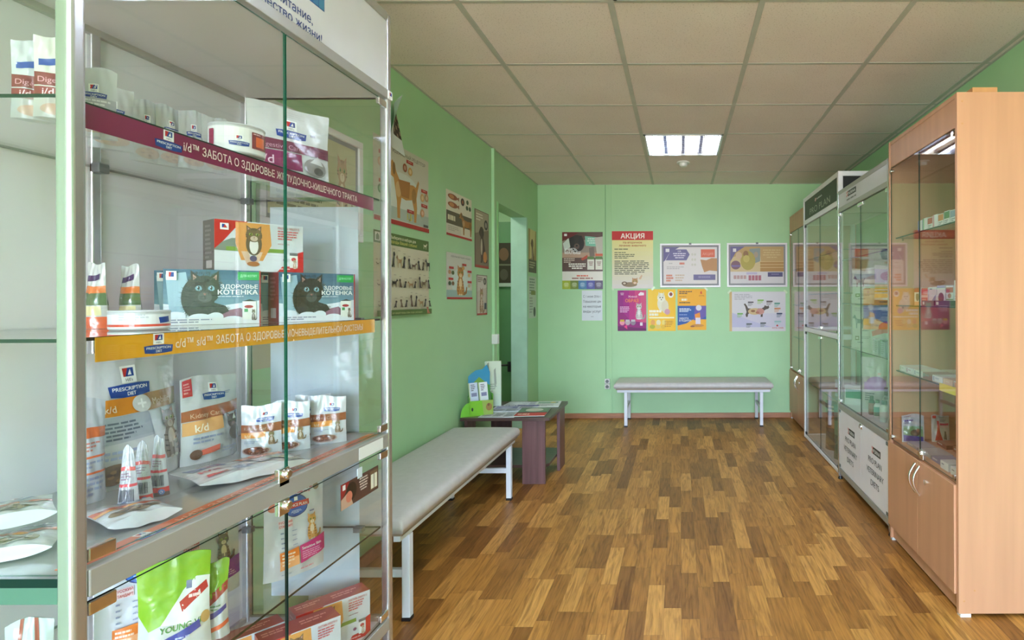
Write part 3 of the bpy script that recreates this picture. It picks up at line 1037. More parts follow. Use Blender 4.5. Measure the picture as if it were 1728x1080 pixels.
def art_family(a):
    a.R(0, 0, 1, .68, (190, 156, 104))
    a.PO([(.0, .30), (.55, .10), (.60, .68), (0, .68)], (206, 184, 140))
    a.PO([(.36, .06), (.56, .04), (.56, .40), (.44, .46), (.36, .36)], (140, 150, 146))
    a.E(.33, .38, .14, .26, (176, 160, 80), 20)
    a.E(.29, .20, .05, .09, (150, 112, 76))
    a.E(.16, .24, .06, .10, (206, 176, 146))
    a.E(.30, .33, .06, .10, (196, 180, 100))
    a.E(.48, .22, .04, .08, (170, 150, 130))
    a.PO([(0, 0), (.27, 0), (.10, .16), (.02, .36), (0, .40)], (112, 104, 150))
    a.R(.05, .05, .11, .14, (226, 220, 226))
    a.E(.10, .50, .09, .12, (130, 96, 110))
    a.R(.02, .50, .19, .55, (126, 110, 160))
    a.L(.60, .08, .96, .34, 4, (206, 180, 130), 'c', .5)
    a.R(.56, .40, 1, .68, (178, 134, 76))
    for y in (.40, .48, .56):
        a.R(.54, y, 1, y + .015, (216, 190, 140))
    a.R(0, .68, 1, 1, (212, 206, 210))
    for i in range(4):
        a.R(.06 + .062 * i, .78, .11 + .062 * i, .88, (186, 150, 150))
        a.R(.34 + .062 * i, .78, .39 + .062 * i, .92, (176, 104, 120))
    a.R(.30, .70, .50, .76, (186, 176, 206))
    a.R(.70, .70, .98, .82, (84, 78, 120))
    a.L(.73, .74, .95, .79, 1, (140, 130, 170), 'c')


framed('white framed sheet with a violet arrow and an orange block', 'back', *bp(1114, 411, 1215.5, 485), art_offer, (222, 214, 214))
framed('white framed sheet showing a family picture on a tan field', 'back', *bp(1226.7, 410, 1328, 484.5), art_family, (212, 206, 210))


def art_hall(a):
    a.R(0, 0, 1, 1, (196, 190, 150))
    a.R(.05, .10, .55, .62, (172, 162, 110))
    a.L(.08, .68, .60, .92, 4, (126, 116, 84))
    cat_sit(a.sub(.66, .12, .96, .92), (190, 150, 110), (226, 206, 180))


framed('framed cat poster seen through the glass cabinet with bags', 'left', 1.94, 2.575, 1.47, 1.92, art_hall, (200, 194, 150), .03, None)


# ---- posters on the side wall
def art_dogneeds(a):
    a.R(0, 0, 1, 1, (206, 200, 186))
    a.E(.5, .62, .36, .30, (212, 214, 206))
    a.R(0, .78, 1, .93, (176, 186, 176))
    a.T('ИДЕАЛЬНЫЙ РЕЦЕПТОР', .62, .105, .045, (92, 84, 80), 'c', w=.62)
    dog_stand(a.sub(.20, .16, .82, .93), (196, 140, 70))
    a.PO([(.40, .42), (.62, .40), (.60, .62), (.46, .62)], (170, 112, 50))
    for (x, y) in ((.08, .16), (.08, .50), (.55, .12), (.84, .42), (.84, .62), (.56, .76)):
        a.R(x, y, x + .13, y + .045, (178, 52, 44))
        a.L(x + .01, y + .012, x + .12, y + .035, 1, (226, 160, 150), 'c')
    for (x, y, c) in ((.10, .30, (206, 160, 130)), (.10, .62, (96, 108, 60)), (.20, .64, (110, 96, 60)), (.52, .24, (150, 80, 50)), (.62, .26, (206, 160, 90)), (.86, .54, (214, 170, 110)), (.86, .75, (206, 150, 110)), (.95, .52, (190, 150, 110))):
        a.E(x, y, .04, .055, c)
        a.E(x, y, .022, .03, lt(c, .35), 10)
    a.T('1,5', .60, .90, .09, (214, 196, 60), 'c', b=.03)
    a.R(0, .945, 1, 1, (176, 44, 40))
    a.R(.88, .90, .98, .935, (96, 88, 80))


def art_breeds(a):
    a.R(0, 0, 1, 1, (214, 206, 182))
    a.R(0, 0, 1, .145, (86, 112, 50))
    a.PO([(.02, .02), (.10, .02), (.10, .12), (.02, .12)], (222, 216, 196))
    a.PO([(.035, .06), (.06, .03), (.085, .06), (.085, .11), (.035, .11)], (110, 124, 84))
    a.T('Выберите в наборе для', .50, .065, .038, (232, 228, 196), 'c', w=.46, b=.02)
    a.T('породы Вашей собаки!', .50, .118, .038, (214, 206, 110), 'c', w=.50, b=.02)
    dog_stand(a.sub(.88, .03, .97, .12), (226, 222, 196), True)
    cs = ((44, 36, 32), (52, 42, 38), (60, 50, 44), (176, 140, 96), (86, 66, 52), (110, 84, 62), (56, 48, 44))
    hs = (.20, .19, .16, .14, .11, .13, .12)
    n = 0
    for r, y in enumerate((.415, .66, .905)):
        for i in range(3):
            dog_stand(a.sub(.03 + .055 * i, y - .05, .08 + .055 * i, y - .005), (110, 100, 84))
            a.L(.03 + .055 * i, y - .085, .08 + .055 * i, y - .06, 1, (170, 150, 130))
        for i in range(8):
            h = hs[(i + r * 2) % 7] * (1 if r == 0 else .82)
            c = cs[(i * 3 + r) % 7]
            x = .27 + .092 * i
            b = a.sub(x, y - h, x + .088, y)
            n += 1
            if (i + r) % 3 == 1 and h > .1:
                dog_stand(a.sub(x - .012, y - h * .9, x + .10, y), c, i % 2 == 0)
            else:
                dog_sit(b, c, i % 2 == 0)
            a.L(x + .01, y - h - .03, x + .08, y - h - .012, 1, (170, 160, 140), 'c')
    a.R(0, .93, 1, 1, (86, 112, 50))
    a.R(.03, .935, .20, .99, (120, 130, 90))
    a.T('для каждой породы собак создан свой рацион', .52, .978, .022, (206, 210, 150), 'c', w=.56)
    dog_sit(a.sub(.86, .90, .97, .995), (196, 120, 90))


def art_catfood(a):
    a.R(0, 0, 1, 1, (220, 212, 194))
    for (x, y) in ((.24, .12), (.24, .30)):
        a.E(x, y, .18, .065, (150, 80, 50))
        a.E(x - .04, y, .09, .045, (196, 130, 80))
        a.PO([(x + .15, y), (x + .24, y - .05), (x + .24, y + .05)], (150, 90, 60))
    a.E(.62, .14, .075, .09, (70, 54, 50))
    a.E(.62, .14, .03, .04, (170, 100, 70))
    for (x, y) in ((.82, .10), (.80, .24), (.92, .24)):
        a.E(x, y, .05, .055, (74, 90, 60))
    a.R(0, .45, 1, .74, (96, 84, 66))
    dog_stand(a.sub(.46, .36, 1.05, .92), (166, 112, 50))
    a.L(.05, .54, .48, .68, 1, (216, 206, 180), 'l', .8)
    a.R(0, .74, .55, .94, (210, 202, 186))
    a.L(.06, .78, .50, .90, 3, (176, 168, 154))
    a.R(0, .95, 1, 1, (186, 54, 44))


def art_catneeds(a):
    a.R(0, 0, 1, 1, (206, 206, 196))
    a.E(.55, .62, .40, .30, (206, 220, 214))
    a.R(0, .80, 1, .95, (156, 186, 180))
    a.T('ИДЕАЛЬНЫЙ РАЦИОН КОШКИ', .55, .09, .035, (96, 92, 90), 'c', w=.76)
    cat_sit(a.sub(.24, .24, .80, .92), (190, 132, 60), (230, 206, 160), (140, 84, 40))
    for (x, y) in ((.08, .30), (.58, .20), (.80, .34), (.80, .58), (.06, .54)):
        a.R(x, y, x + .17, y + .05, (186, 50, 44))
    for (x, y, c) in ((.10, .42, (200, 150, 110)), (.22, .43, (96, 110, 60)), (.10, .66, (70, 90, 60)), (.22, .66, (120, 90, 60)), (.62, .30, (206, 160, 100)), (.86, .45, (214, 176, 120)), (.86, .69, (206, 190, 150))):
        a.E(x, y, .05, .045, c)
    a.R(0, .955, 1, 1, (176, 44, 40))


def art_tall(dog):
    def f(a):
        a.R(0, 0, 1, 1, (128, 112, 92) if dog else (196, 186, 172))
        a.PO([(0, 0), (1, 0), (1, .3), (0, .42)], (170, 156, 132) if dog else (206, 198, 188))
        a.E(.80, .22 if dog else .15, .14, .09, (60, 56, 52))
        a.E(.80, .22 if dog else .15, .08, .05, (150, 140, 130))
        if dog:
            dog_sit(a.sub(.10, .26, .95, .93), (72, 48, 38), False, (196, 180, 160))
            a.E(.72, .80, .14, .10, (196, 130, 70))
        else:
            cat_sit(a.sub(.12, .30, .80, .96), (170, 136, 104), (216, 200, 180))
            a.R(.72, .70, .92, .86, (60, 66, 80))
        a.L(.10, .06, .60, .20, 3, (226, 216, 200) if dog else (150, 130, 110))
        a.R(0, .955, 1, 1, (170, 66, 50))
        for e in ((0, 0, .03, 1), (.97, 0, 1, 1), (0, 0, 1, .01)):
            a.R(*e, (110, 66, 56))
    return f


def art_far_tan(a):
    a.R(0, 0, 1, 1, (170, 140, 90))
    a.PO([(.2, 0), (.9, 0), (.7, .6), (.1, .7)], (216, 196, 140))
    dog_sit(a.sub(.1, .2, .9, .95), (120, 90, 60))
    a.R(0, .7, 1, 1, (96, 88, 72))
    a.L(.1, .75, .9, .92, 3, (190, 180, 150))


def art_far_white(a):
    a.R(0, 0, 1, 1, (196, 206, 190))
    a.L(.1, .05, .9, .45, 6, (120, 140, 120))
    a.R(.3, .34, .9, .44, (130, 140, 70))
    a.L(.1, .5, .6, .9, 6, (150, 160, 146))
    a.E(.75, .85, .15, .12, (70, 80, 70))


poster('wide poster of a standing golden dog over a red band', 'left', 2.683, 3.272, 1.594, 2.003, (206, 200, 186), art_dogneeds)
poster('cream poster with three rows of dog breeds between green bands', 'left', 2.683, 3.272, 1.132, 1.546, (214, 206, 182), art_breeds)
poster('cream poster with bread shapes, brown band and standing tan animal', 'left', 3.52, 3.95, 1.616, 1.90, (220, 212, 194), art_catfood)
poster('pale poster of a sitting ginger cat with red captions', 'left', 3.52, 3.95, 1.215, 1.51, (206, 206, 196), art_catneeds)
poster('tall dark poster of a sitting brown dog near the cable duct', 'left', 4.01, 4.30, 1.443, 1.856, (128, 112, 92), art_tall(True))
poster('small pale poster of a sitting cat below the tall dark dog poster', 'left', 4.04, 4.255, 1.10, 1.39, (196, 186, 172), art_tall(False))
poster('tan poster past the doorway near the room corner', 'left', 5.44, 5.73, 1.475, 1.895, (170, 140, 90), art_far_tan)
poster('pale green leaflet poster past the doorway under the tan one', 'left', 5.44, 5.72, 1.03, 1.436, (196, 206, 190), art_far_white)
poster('beige sheet on the side wall seen through the end of the glass cabinet', 'left', 1.60, 2.05, .975, 1.44, (196, 188, 160), lambda a: a.L(.1, .1, .9, .5, 5, (176, 166, 138)))

# poster in the corridor
mb = MB().box(-2.35, -1.66, 5.60, 5.612, 1.37, 1.77, 0, S(60, 54, 46)).box(-2.35, -1.66, 5.598, 5.612, 1.34, 1.375, 0, S(170, 190, 176))
a = Art(mb, plane((-2.35, 5.5985, 1.37), (1, 0, 0), (0, 0, 1)), .69, .40)
a.R(0, .52, 1, .56, (110, 112, 92))
for i in range(6):
    a.E(.1 + .16 * i, .28 if i % 2 else .34, .07, .16, ((90, 66, 56), (70, 64, 56), (110, 84, 66))[i % 3])
    a.E(.1 + .16 * i, .78 if i % 2 else .72, .06, .14, ((66, 56, 50), (104, 66, 60), (84, 80, 70))[i % 3])
o = mb.build('poster', 'gloss')
tag(o, 'dark photo board hanging in the corridor beyond the doorway', 'poster')

# poster with a peeled corner, high on the wall
def peel(u, v):
    k = max(0.0, (0.62 - u) + (v - .25) * .5)
    return u * .23, v * .22, .004 + .10 * k ** 1.6
mb = MB()
N = 12
Y0, Z0 = 2.76, 1.965
vs = []
for s in (0, 1):
    for j in range(N + 1):
        for i in range(N + 1):
            u, v = i / N, j / N
            a_, b_, d = peel(u, 1 - v)
            w_ = (1 - .45 * (1 - v)) 
            vs.append((XL + d + .0008 * s, Y0 + (a_ * w_), Z0 + b_ + .02 * (1 - u)))
q = (N + 1) ** 2
for j in range(N):
    for i in range(N):
        k = j * (N + 1) + i
        f = (k, k + 1, k + N + 2, k + N + 1)
        u, v = i / N, j / N
        dark = u > .45 and v < .62
        mb.add([vs[n + q] for n in f], [(0, 1, 2, 3)], 0, S(52, 34, 30) if dark and (i + 2 * j) % 4 < 3 else (S(150, 120, 104) if dark else S(230, 230, 236)), True)
        mb.add([vs[n] for n in f], [(3, 2, 1, 0)], 0, S(226, 226, 232), True)
o = mb.build('poster', 'paper')
tag(o, 'curling torn paper with dark stripes high on the wall beside the glass cabinet', 'poster')


# ------------------------------------------------------------------ benches
def bench(label, loc, rz, group='padded benches along the walls'):
    """local: length along x (1.51), depth along y (0.42), front at -y"""
    t = thing('bench', label, 'bench', loc, rz, group)
    L, D, n, k = 1.51, .425, 26, 10
    mb = MB()
    vs, fs = [], []
    def shape(a, b):
        x, y = -L / 2 + L * a, -D / 2 + D * b
        ex = min(a, 1 - a) * L
        ey = min(b, 1 - b) * D
        rr = .03
        e = min(ex, ey)
        z = .418 if e > rr else .418 - rr * (1 - math.sqrt(max(0, 1 - ((rr - e) / rr) ** 2))) * .95
        return (x, y, z + .012 * math.sin(PI * b) * min(1, ex / .12))
    us = [0, .004, .010, .018, .03] + [.06 + .88 * i / 16 for i in range(17)] + [.97, .982, .990, .996, 1]
    ws = [0, .012, .03, .06, .10] + [.2 + .6 * i / 5 for i in range(6)] + [.90, .94, .97, .988, 1]
    for b in ws:
        for a in us:
            vs.append(shape(a, b))
    nu, nw = len(us), len(ws)
    for j in range(nw - 1):
        for i in range(nu - 1):
            fs.append((j * nu + i, j * nu + i + 1, (j + 1) * nu + i + 1, (j + 1) * nu + i))
    rim = [i for i in range(nu)] + [j * nu + nu - 1 for j in range(1, nw)] + [(nw - 1) * nu + i for i in range(nu - 2, -1, -1)] + [j * nu for j in range(nw - 2, 0, -1)]
    n0 = len(vs)
    for r in rim:
        x, y, z = vs[r]
        vs.append((x * .992, y * .985, .366))
    for i in range(len(rim)):
        j = (i + 1) % len(rim)
        fs.append((rim[j], rim[i], n0 + i, n0 + j))
    fs.append(tuple(n0 + i for i in range(len(rim) - 1, -1, -1)))
    mb.add(vs, fs, 0, None, True)
    mb.build('seat_pad', 'vinyl', t, False)
    mb = MB()
    MB().box(-L / 2 + .02, L / 2 - .02, -D / 2 + .012, D / 2 - .012, .352, .366).build('seat_board', 'seatb', t, False)
    for y in (-.176, .176):
        mb.box(-L / 2 + .03, L / 2 - .03, y - .0125, y + .0125, .327, .352)
    for x in (-.64, .64):
        mb.box(x - .0125, x + .0125, -.1635, .1635, .327, .352)
    mb.build('frame', 'legs', t, False, .002)
    for x in (-.643, .643):
        for y in (-.176, .176):
            lg = MB().box(x - .015, x + .015, y - .015, y + .015, .012, .327).build('leg', 'legs', t, False, .002)
            MB().box(x - .016, x + .016, y - .016, y + .016, 0, .014).build('foot_cap', 'black', lg, False)
        MB().box(x - .011, x + .011, -.161, .161, .163, .193).build('crossbar', 'legs', t, False, .002)
    return t


bench('long pale padded bench along the poster wall by the glass cabinet', (-1.212, 2.80, 0), R(90))
p = at(1169.5, 600, 5.56)
bench('pale padded bench against the far wall under the posters', (p.x, 5.575, 0), 0)

# ------------------------------------------------------------------ low table with papers
t = thing('coffee_table', 'low dark walnut table covered with papers in the corner by the doorway', 'table', (-1.13, 3.98, 0))
MB().box(-1.425, -.845, 3.68, 4.285, .425, .445).build('table_top', 'walnutt', t, bevel=.002)
MB().box(-1.037, -.886, 3.73, 3.752, 0, .425).build('leg', 'walnut', t, bevel=.0015)
MB().box(-.872, -.850, 4.02, 4.19, 0, .425).build('leg', 'walnut', t, bevel=.0015)
MB().box(-1.40, -1.25, 4.21, 4.232, 0, .425).build('leg', 'walnut', t, bevel=.0015)
MB().box(-1.42, -1.398, 3.74, 3.89, 0, .425).build('leg', 'walnut', t, bevel=.0015)
mb = MB()
mb.add([(-1.38, 3.76, .10), (-.90, 3.76, .10), (-.875, 3.80, .10), (-.875, 4.18, .10), (-.92, 4.2, .10), (-1.38, 4.2, .10)] + [(-1.38, 3.76, .118), (-.90, 3.76, .118), (-.875, 3.80, .118), (-.875, 4.18, .118), (-.92, 4.2, .118), (-1.38, 4.2, .118)],
       [(5, 4, 3, 2, 1, 0), (6, 7, 8, 9, 10, 11)] + [(i, (i + 1) % 6, 6 + (i + 1) % 6, 6 + i) for i in range(6)])
mb.build('lower_shelf', 'walnutt', t)


def sheet(name, label, cat, x, y, z, rz, w, h, bg, draw, th=.002, group=None):
    mb = MB().box(0, w, 0, h, 0, th, 0, S(*bg))
    a = Art(mb, plane((0, 0, th + EPS), (1, 0, 0), (0, 1, 0)), w, h, seed=int(x * 100))
    draw(a)
    o = mb.build(name, 'paper')
    o.location, o.rotation_euler = (x, y, z), (0, 0, rz)
    return tag(o, label, cat, group)


def d_news(c1, c2):
    def f(a):
        a.R(0, 0, 1, .16, c1)
        a.L(.06, .05, .8, .13, 1, WH, 'l', .9)
        a.R(.05, .20, .55, .55, c2)
        a.E(.3, .40, .14, .12, lt(c2, .4))
        for i in range(3):
            a.L(.05 + .31 * i, .60, .33 + .31 * i, .96, 11, (120, 122, 128))
        a.L(.60, .20, .95, .55, 9, (126, 128, 134))
    return f


zt = .4455
sheet('newspaper', 'open newspaper with grey columns nearest the front edge of the low table', 'newspaper', -1.315, 3.70, zt, R(-2), .235, .30, (220, 222, 228), d_news((150, 152, 166), (186, 190, 196)), .003, 'papers on the low table')
sheet('newspaper', 'newspaper with a violet blue heading in the middle of the low table', 'newspaper', -1.30, 3.86, zt + .0035, R(3), .30, .22, (214, 218, 232), d_news((84, 82, 150), (140, 140, 186)), .003, 'papers on the low table')
sheet('magazine', 'red and green magazine near the front corner of the low table', 'magazine', -1.085, 3.70, zt + .0035, R(4), .20, .28, (206, 206, 196), lambda a: (a.R(0, .62, 1, 1, (200, 66, 60)), a.L(.08, .72, .8, .92, 1, (240, 190, 170), 'l', .7), a.R(0, 0, 1, .56, (110, 140, 112)), a.E(.5, .28, .3, .2, (206, 206, 190)), a.R(0, .56, 1, .62, (50, 46, 46))), .004, 'papers on the low table')
sheet('newspaper', 'white printed paper along the far edge of the low table', 'newspaper', -1.28, 4.055, zt + .0002, R(-4), .28, .20, (226, 230, 238), d_news((190, 196, 206), (206, 212, 222)), .003, 'papers on the low table')
sheet('magazine', 'pale magazine with green print in the far corner of the low table', 'magazine', -1.045, 4.03, zt + .0002, R(6), .18, .22, (222, 228, 222), lambda a: (a.R(.1, .1, .9, .4, (140, 176, 150)), a.L(.1, .5, .9, .9, 6, (150, 156, 160)), a.E(.7, .25, .12, .1, (206, 190, 120))), .004, 'papers on the low table')

# leaflet stand
t = thing('leaflet_stand', 'green cardboard leaflet stand with a blue top on the low table', 'leaflet stand', (-1.335, 3.80, zt), R(28))
mb = MB().box(-.07, .07, .045, .049, 0, .25, 0, S(70, 150, 60))
mb.add([(-.07, .045, .25), (.07, .045, .25), (.07, .045, .275), (.05, .045, .325), (.02, .045, .295), (-.02, .045, .29), (-.05, .045, .27), (-.07, .049, .25), (.07, .049, .25), (.07, .049, .275), (.05, .049, .325), (.02, .049, .295), (-.02, .049, .29), (-.05, .049, .27)],
       [(0, 1, 2, 3, 4, 5, 6), (13, 12, 11, 10, 9, 8, 7)], 0, S(30, 140, 190))
a = Art(mb, plane((-.07, .0449, .0), (1, 0, 0), (0, 0, 1)), .14, .25)
a.R(0, 0, 1, .25, (40, 140, 190))
a.PO([(.1, .25), (.5, .02), (.95, .25)], (110, 160, 60))
mb.build('back_board', 'gloss', t, False)
mb = MB().box(-.075, .075, -.05, -.047, 0, .10, 0, S(126, 196, 40)).box(-.075, -.072, -.05, .045, 0, .12, 0, S(112, 186, 36)).box(.072, .075, -.05, .045, 0, .14, 0, S(112, 186, 36)).box(-.072, .072, -.047, .045, 0, .003, 0, S(112, 186, 36))
a = Art(mb, plane((-.075, -.0501, 0), (1, 0, 0), (0, 0, 1)), .15, .10)
a.PO([(.52, 0), (1, 0), (1, 1), (.60, 1)], (150, 176, 84))
a.E(.82, .45, .13, .25, (160, 120, 70))
a.E(.80, .30, .05, .10, (120, 80, 56))
a.E(.12, .55, .04, .12, (40, 60, 40))
mb.build('pocket', 'gloss', t, False)
mb = MB()
mb.add([(-.075 - .055 * math.sin(q), -.049, .075 * (1 - math.cos(q)) if False else .0 + .09 * math.cos(q)) for q in [i * PI / 2 / 8 for i in range(9)]] + [(-.075, -.049, 0)], [tuple(range(9, -1, -1))], 0, S(120, 196, 50))
mb.add([(-.075 - .055 * math.sin(q), -.046, .09 * math.cos(q)) for q in [i * PI / 2 / 8 for i in range(9)]] + [(-.075, -.046, 0)], [tuple(range(10))], 0, S(120, 196, 50))
mb.build('side_wing', 'gloss', t, False)
for i, (x, c) in enumerate(((-.034, (206, 214, 236)), (.029, (226, 228, 236)))):
    mb = MB().box(-.029, .029, -.006, 0, 0, .20, 0, S(*c))
    a = Art(mb, plane((-.029, -.0061, 0), (1, 0, 0), (0, 0, 1)), .058, .20)
    a.R(.0, 0, .12, 1, (190, 200, 160))
    a.L(.25, .06, .8, .30, 4, (96, 90, 100))
    a.R(.25, .34, .85, .46, (130, 130, 170))
    o = mb.build('leaflet', 'paper')
    m4 = Matrix.Translation((-1.335, 3.80, zt)) @ Matrix.Rotation(R(28), 4, 'Z')
    o.matrix_world = m4 @ Matrix.Translation((x, -.012, .014)) @ Matrix.Rotation(R(-12), 4, 'X') @ Matrix.Rotation(R(-3), 4, 'Y')
    tag(o, ('bluish leaflet nearest the wall in the green stand', 'white leaflet in the outer pocket of the green stand')[i], 'leaflet', 'leaflets in the green stand')
# sheet holder with a line drawing behind the stand
t = thing('sheet_holder', 'clear upright holder with a line drawing on the low table by the wall', 'sheet holder', (-1.33, 4.03, zt), R(20))
mb = MB().box(-.05, .06, .002, .0035, .01, .33, 0, S(206, 220, 206))
a = Art(mb, plane((-.05, .0019, .01), (1, 0, 0), (0, 0, 1)), .11, .32)
a.PO([(.15, .05), (.25, .02), (.3, .5), (.22, .6)], (130, 146, 140))
a.PO([(.55, .2), (.66, .15), (.72, .5), (.6, .62)], (140, 152, 146))
a.L(.2, .5, .8, .7, 4, (150, 166, 156))
mb.build('drawing', 'paper', t, False)
MB().pane(-.055, .065, -.003, .0, 0, .335).build('cover', ['glass', 'glass'], t, False)


# ------------------------------------------------------------------ goods
def bag(name, label, cat, loc, rz, w, h, d, draw, base=(234, 236, 240), bands=(), group=None, tilt=0.0, lie=False, seed=1, taper=0.05, back=None, roll=0.0, wedge=0.0):
    """a film bag: flat sealed top, full bottom; front looks to local -y"""
    rd = random.Random(seed)
    nx, ny = 26, 34
    ph = [rd.uniform(0, 6.28) for _ in range(6)]

    def half(t):
        return w / 2 * (1 - taper * math.sin(PI * min(1, t * 1.05)) - .02 * t) * (1 - wedge * t)

    def thick(s, t):
        g = max(0.0, 1 - abs(s) ** 2.8)
        f = d / 2 * g * (1 - t ** 1.5) * (.80 + .2 * math.sin(PI * min(1, t * 1.6)))
        return f + g * .0022 * (math.sin(9 * s + 6 * t + ph[0]) * math.sin(13 * t + ph[1]) + .6 * math.sin(17 * s * t + ph[2])) * (1 - .6 * t)

    def F(u, v, k=0.0):
        s, t = 2 * u / w - 1, v / h
        s = max(-1, min(1, s)); t = max(0, min(1, t))
        z = v + .004 * math.sin(3 * s + ph[3]) * t ** 3 - .010 * (abs(s) ** 4) * (t > .9) * .3
        return (s * half(t), -thick(s, t) - .0008 - (k * .00012 + .0007 if k else 0), z)

    def Bk(u, v, k=0.0):
        x, y, z = F(u, v)
        s, t = 2 * u / w - 1, v / h
        return (x, thick(max(-1, min(1, s)), max(0, min(1, t))) * .9 + .0008 + (k * .00012 + .0007 if k else 0), z)

    mb = MB()
    base = tuple(int(v * .90) for v in base)
    bc = S(*base)
    for fn, rev in ((F, False), (Bk, True)):
        vs = [fn(w * i / nx, h * j / ny) for j in range(ny + 1) for i in range(nx + 1)]
        n0 = len(mb.v)
        mb.v += vs
        for j in range(ny):
            t = (j + .5) / ny
            c = bc
            for b in bands:
                if b[0] <= 1 - t < b[1]:
                    c = S(*b[2])
            for i in range(nx):
                q = [n0 + j * (nx + 1) + i, n0 + j * (nx + 1) + i + 1, n0 + (j + 1) * (nx + 1) + i + 1, n0 + (j + 1) * (nx + 1) + i]
                mb.f.append(tuple(q[::-1]) if rev else tuple(q))
                mb.m.append(0); mb.c.append(c); mb.sm.append(True)
    fb = [F(w * i / nx, 0) for i in range(nx + 1)] + [Bk(w * i / nx, 0) for i in range(nx, -1, -1)]
    mb.add(fb, [tuple(range(len(fb) - 1, -1, -1))], 0, bc)
    for x in (0, w):
        e = [F(x, h * j / ny) for j in range(ny + 1)] + [Bk(x, h * j / ny) for j in range(ny + 1)]
        mb.add(e, [(j, j + 1, ny + 2 + j, ny + 1 + j) if x == 0 else (j + 1, j, ny + 1 + j, ny + 2 + j) for j in range(ny)], 0, bc)
    e = [F(w * i / nx, h) for i in range(nx + 1)] + [Bk(w * i / nx, h) for i in range(nx + 1)]
    mb.add(e, [(i, i + 1, nx + 2 + i, nx + 1 + i) for i in range(nx)], 0, bc)
    if draw:
        draw(Art(mb, F, w, h, 0, .0075, seed=seed))
    if back:
        back(Art(mb, lambda u, v, k: Bk(w - u, v, k), w, h, 0, .0075, seed=seed))
    o = mb.build(name, 'foil')
    o.location = loc
    if lie:
        o.rotation_euler = Euler((R(-90) + tilt, roll, rz), 'XYZ')
        o.location.z += d * .52
    else:
        o.rotation_euler = (tilt, roll, rz)
    return tag(o, label, cat, group)


def carton(name, label, cat, l, r, z, h, d, front, side, top, art=None, group=None, side_art=None, top_art=None, mat='gloss'):
    """a printed box whose front bottom edge runs from l to r (plan points)"""
    U = Vector((r[0] - l[0], r[1] - l[1], 0))
    w = U.length
    mb = MB().box(0, w, 0, d, 0, h, 0, S(*side))
    mb.c[0] = mb.c[1] = S(*top)
    mb.c[2] = S(*front)
    if art:
        art(Art(mb, plane((0, -EPS, 0), (1, 0, 0), (0, 0, 1)), w, h, seed=int(h * 1000 + w * 100)))
    if side_art:
        side_art(Art(mb, plane((-EPS, d, 0), (0, -1, 0), (0, 0, 1)), d, h))
    if top_art:
        top_art(Art(mb, plane((0, 0, h + EPS), (1, 0, 0), (0, 1, 0)), w, d))
    o = mb.build(name, mat)
    o.location, o.rotation_euler = (l[0], l[1], z), (0, 0, math.atan2(U.y, U.x))
    return tag(o, label, cat, group)


def tin(label, x, y, z, r, h, cols, art=None, rz=0.0, group=None):
    mb = MB()
    prof = [(r * .93, 0), (r * .99, .002), (r, .004), (r, h * .18), (r, h * .30), (r, h - .008), (r, h - .005), (r * 1.02, h - .003), (r * 1.0, h), (r * .94, h), (r * .93, h - .003), (r * .2, h - .003)]
    m_ = S(190, 192, 196)
    mb.lathe(prof, 0, 0, 36, [m_, m_, S(*cols[1]), S(*cols[1]) if len(cols) < 3 else S(*cols[2]), S(*cols[0]), m_, m_, m_, m_, m_, m_, m_])
    if art:
        P = lambda u, v, k: ((r + .0003 + k * EPS) * math.sin(u / r), -(r + .0003 + k * EPS) * math.cos(u / r), v)
        art(Art(mb, lambda u, v, k: P(u - r * 1.4, v, k), 2.8 * r, h, 0, .006))
    o = mb.build('food_tin', 'gloss')
    o.location, o.rotation_euler = (x, y, z), (0, 0, rz)
    return tag(o, label, 'food tin', group)


# ---- designs of the film bags
def d_kd_mobility(a):
    a.PO([(0, .355), (1, .335), (1, .47), (0, .475)], (226, 140, 40))
    a.PO([(.52, .345), (1, .335), (1, .47), (.52, .473)], (176, 134, 96))
    a.PO([(0, .48), (.55, .476), (.62, .58), (.58, .66), (0, .68)], (168, 174, 186))
    a.L(.06, .52, .50, .66, 5, (96, 104, 122))
    hills(a, .42, .245, .43, True, .275 / .315)
    a.T('k/d', .15, .445, .05, (246, 226, 196), b=.02)
    a.E(.50, .41, .095, .065, (206, 206, 206), 24)
    a.R(.455, .402, .545, .418, WH); a.R(.491, .375, .509, .445, WH)
    a.T('Mobility', .62, .435, .05, (226, 206, 184), wmax=.34)
    a.PO([(.55, .48), (1, .475), (1, .87), (.57, .89)], (206, 210, 220))
    cat_sit(a.sub(.53, .465, 1.0, .88), (142, 132, 124), (196, 190, 182), (84, 78, 74))
    a.L(.08, .72, .44, .80, 2, (150, 160, 196))
    a.E(.20, .885, .13, .075, (112, 84, 56), 22)
    for i in range(14):
        a.E(.20 + .09 * math.cos(i * 2.4) * (i % 3) / 2.2, .885 + .05 * math.sin(i * 2.4) * (i % 3) / 2.2, .022, .013, (150, 112, 70) if i % 2 else (90, 64, 40), 7)
    a.PO([(.33, .85), (.46, .845), (.46, .90), (.34, .91)], (226, 104, 64))


